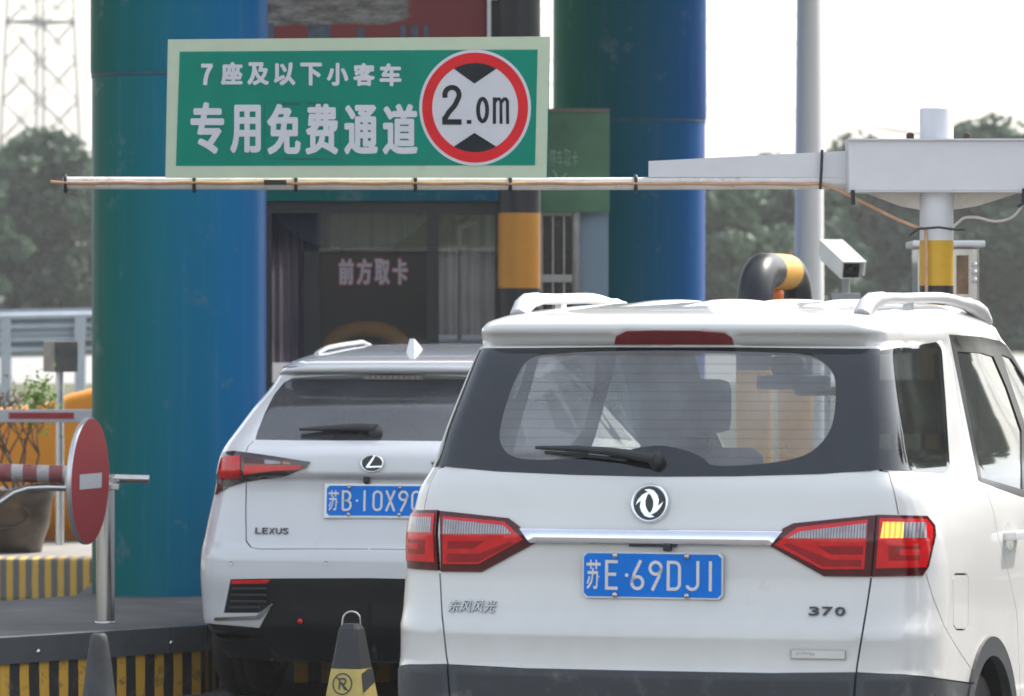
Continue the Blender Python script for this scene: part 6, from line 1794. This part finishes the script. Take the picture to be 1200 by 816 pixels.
for i, (X_, Y_) in enumerate(((15, 9), (16, 15), (14.5, 21), (16, 27.5), (15, 34), (17, 41))):
    spec.append((600 + F * X_ / Y_, Y_, (TA, TB, TC)[i % 3], 6.8 - .5 * (i % 2), 'roadside tree ' + ('nearest the camera', 'second along', 'level with the barrier', 'level with the booth', 'beyond the booth', 'farthest along')[i] + ', beside the road at the right, out of view'))
used = set()
for i, (px_, D, pr_, H_, lab) in enumerate(spec):
    base = {TA: 7.5, TB: 6.6, TC: 6.0}[pr_]
    loc = (W(px_, 0, D).x, D, -.02 if px_ > 500 else -.02)
    if px_ < 500: loc = (loc[0], D, .98); H_ -= 1.0
    k = H_ / base; s_ = (k * 1.32 if px_ > 500 else k * 1.1, k * 1.1, k)
    if pr_ not in used: used.add(pr_); pr_.location = loc; pr_.scale = s_; pr_['label'] = lab; pr_.rotation_euler = (0, 0, i); pr_['group'] = 'trees beyond the toll station'
    else:
        o = dup(pr_, loc, lab, rotz=i * 1.3, scale=s_); o['group'] = 'trees beyond the toll station'
# the far wood behind the row reads as one mass
rw = random.Random(5); mb = MB()
for i in range(46):
    X0 = -62 + i * 2.75 + rw.uniform(-.8, .8); Y0 = rw.uniform(192, 204); H0 = rw.uniform(4.6, 6.6); W0 = rw.uniform(4.0, 5.6)
    for k in range(16):
        a = rw.random() * 6.28; zz = rw.random(); w0 = W0 * .5 * (math.sin(PI * min(1, zz * .8 + .2)) ** .6) * math.sqrt(rw.random())
        cpt = Vector((X0 + w0 * math.cos(a), Y0 + w0 * math.sin(a), H0 * (.05 + .9 * zz)))
        for _ in range(70):
            d = Vector((rw.gauss(0, 1), rw.gauss(0, 1), rw.gauss(0, 1))).normalized() * rw.uniform(.5, 1.0) * (rw.random() ** .4)
            p = cpt + d; s_ = rw.uniform(.16, .30)
            q = Vector((rw.gauss(0, 1), rw.gauss(0, 1), rw.gauss(.4, 1))).normalized(); b = q.orthogonal().normalized(); b.rotate(Matrix.Rotation(rw.random() * 6.28, 3, q)); c2 = q.cross(b) * .6
            mb.add([p - b * s_, p + c2 * s_, p + b * s_, p - c2 * s_], [(0, 1, 2, 3)])
o = mb.build('far_wood', [bpy.data.materials['leaf_deep']], None, kind='stuff')
tag(o, 'distant green wood blending together behind the row of trees', 'wood')
# ------------------------------------------------------------------ pylons and wires
PY = mat('pylon_steel', (.20, .21, .21), rough=.6, metal=.3, var=.1)
def pylon():
    t = thing('lattice_pylon', 'tall steel lattice power pylon fading into the haze at the left', 'pylon', (0, 0, 0), local=True)
    mb = MB(); hw = lambda z: 2.75 - .047 * z
    cs = [(0, -1), (1, 0), (0, 1), (-1, 0)]
    def pt(i, z): return Vector((cs[i % 4][0] * hw(z), cs[i % 4][1] * hw(z), z))
    for i in range(4): mb.tube([pt(i, 0), pt(i, 44)], .085, 6)
    mb.build('legs', [PY], t, world=False)
    mb = MB(); zs_ = [0, 2.6, 5.1, 7.5, 9.85, 12.05, 14.25, 16.45, 18.6, 20.2, 22, 24, 26, 28.5, 31, 34, 37, 40, 44]
    for a, b in zip(zs_, zs_[1:]):
        for i in range(4):
            mb.tube([pt(i, a), pt(i + 1, b)], .045, 5); mb.tube([pt(i + 1, a), pt(i, b)], .045, 5)
    for z in (2.6, 18.6, 24, 31, 37):
        for i in range(4): mb.tube([pt(i, z), pt(i + 1, z)], .085, 5)
    mb.build('bracing', [PY], t, world=False)
    mb = MB()
    for z in (24, 31, 37):
        for s in (-1, 1):
            e = Vector((s * 5.5, 0, z + .4)); mb.tube([pt(1 if s > 0 else 3, z), e], .07, 5); mb.tube([pt(1 if s > 0 else 3, z + 1.6), e], .06, 5); mb.tube([e, e - Vector((0, 0, 1.6))], .07, 6)
    mb.build('cross_arms', [PY], t, world=False)
    return t
DPy = 295.0
py1 = pylon(); p1 = Vector((W(47, 0, DPy).x, DPy, -.02)); py1.location = p1; py1['group'] = 'lattice pylons of the power line'
p2 = Vector((W(3300, 0, 330).x, 330, -.02)); o = dup(py1, p2, 'second lattice pylon of the power line, beyond the right edge of the view')
WI = mat('wire_grey', (.22, .23, .24), rough=.6, metal=.3)
lab = ['lowest power line wire across the pale sky at the right', 'second lowest power line wire across the pale sky', 'middle power line wire across the pale sky', 'fourth power line wire up, across the pale sky', 'fifth power line wire up, near the top of the view', 'topmost power line wire above the toll station']
k = 0
for z, sag in ((24, 12.2), (31, 16.8), (37, 20.8)):
    for s in (-1, 1):
        a = p1 + Vector((s * 5.5, 0, z - 1.2)); b = p2 + Vector((s * 5.5, 0, z - 1.2))
        sg = sag + (s * .8)
        pts = [a.lerp(b, i / 40) - Vector((0, 0, sg * 4 * (i / 40) * (1 - i / 40))) for i in range(41)]
        mb = MB(); mb.tube([q - a for q in pts], .05, 5); o = mb.build('power_line', [WI], None); o.location = a
        tag(o, lab[k], 'power line', 'power line wires'); k += 1
# ------------------------------------------------------------------ air
def haze():
    m, nt, out = new_mat('air'); p = N(nt, 'ShaderNodeVolumePrincipled')
    p.inputs['Color'].default_value = (1, 1, 1, 1); p.inputs['Density'].default_value = HAZE; p.inputs['Anisotropy'].default_value = .35
    nt.links.new(p.outputs[0], out.inputs['Volume']); return m
HAZE = 0.0005
mb = MB(); mb.box(-500, 500, -330, 950, -1.1, 46); 
if HAZE > 0:
    o = mb.build('haze', [haze()], None, kind='stuff')

# ================================================================== light, sky, camera
w = bpy.data.worlds.new('World'); scene.world = w; w.use_nodes = True
nt = w.node_tree; bg = nt.nodes.get('Background') or nt.nodes.new('ShaderNodeBackground')
sky = nt.nodes.new('ShaderNodeTexSky'); sky.sky_type = 'NISHITA'; sky.sun_disc = False
SUN = Vector((.45, .45, .77)).normalized()
sky.sun_elevation = math.asin(SUN.z); sky.sun_rotation = math.atan2(SUN.x, SUN.y)
sky.air_density = 1.3; sky.dust_density = 3.0; sky.ozone_density = 1.0
hs = nt.nodes.new('ShaderNodeHueSaturation'); hs.inputs['Saturation'].default_value = .5   # a milky, hazy sky
nt.links.new(sky.outputs[0], hs.inputs['Color']); nt.links.new(hs.outputs[0], bg.inputs['Color']); bg.inputs['Strength'].default_value = 0.15
sl = bpy.data.lights.new('sun', 'SUN'); sl.energy = 2.1; sl.angle = math.radians(.6); sl.color = (1, .95, .87)
so = bpy.data.objects.new('sun', sl); COL.objects.link(so); so.rotation_euler = (-SUN).to_track_quat('-Z', 'Y').to_euler(); so.location = (20, 10, 40)
cam = bpy.data.cameras.new('camera'); co = bpy.data.objects.new('camera', cam); COL.objects.link(co)
co.location = (0, 0, CH); co.rotation_euler = (PI / 2, 0, 0)
cam.sensor_width = 36; cam.sensor_fit = 'HORIZONTAL'; cam.lens = F / 1200 * 36
cam.shift_y = -(408 - CY) / 1200; cam.clip_end = 6000; cam.clip_start = .5
cam.dof.use_dof = True; cam.dof.focus_distance = 18.8; cam.dof.aperture_fstop = 8.0
scene.camera = co
scene.view_settings.view_transform = 'Standard'; scene.view_settings.look = 'None'
scene.view_settings.exposure = 1.25; scene.view_settings.gamma = 1.0; scene.view_settings.use_curve_mapping = False
scene.render.engine = 'CYCLES'
cy = scene.cycles
cy.max_bounces = 8; cy.transparent_max_bounces = 24; cy.glossy_bounces = 4; cy.diffuse_bounces = 3; cy.volume_bounces = 0
cy.sample_clamp_indirect = 6; cy.caustics_reflective = False; cy.caustics_refractive = False
for o in scene.objects:
    if '_w' in o: del o['_w']
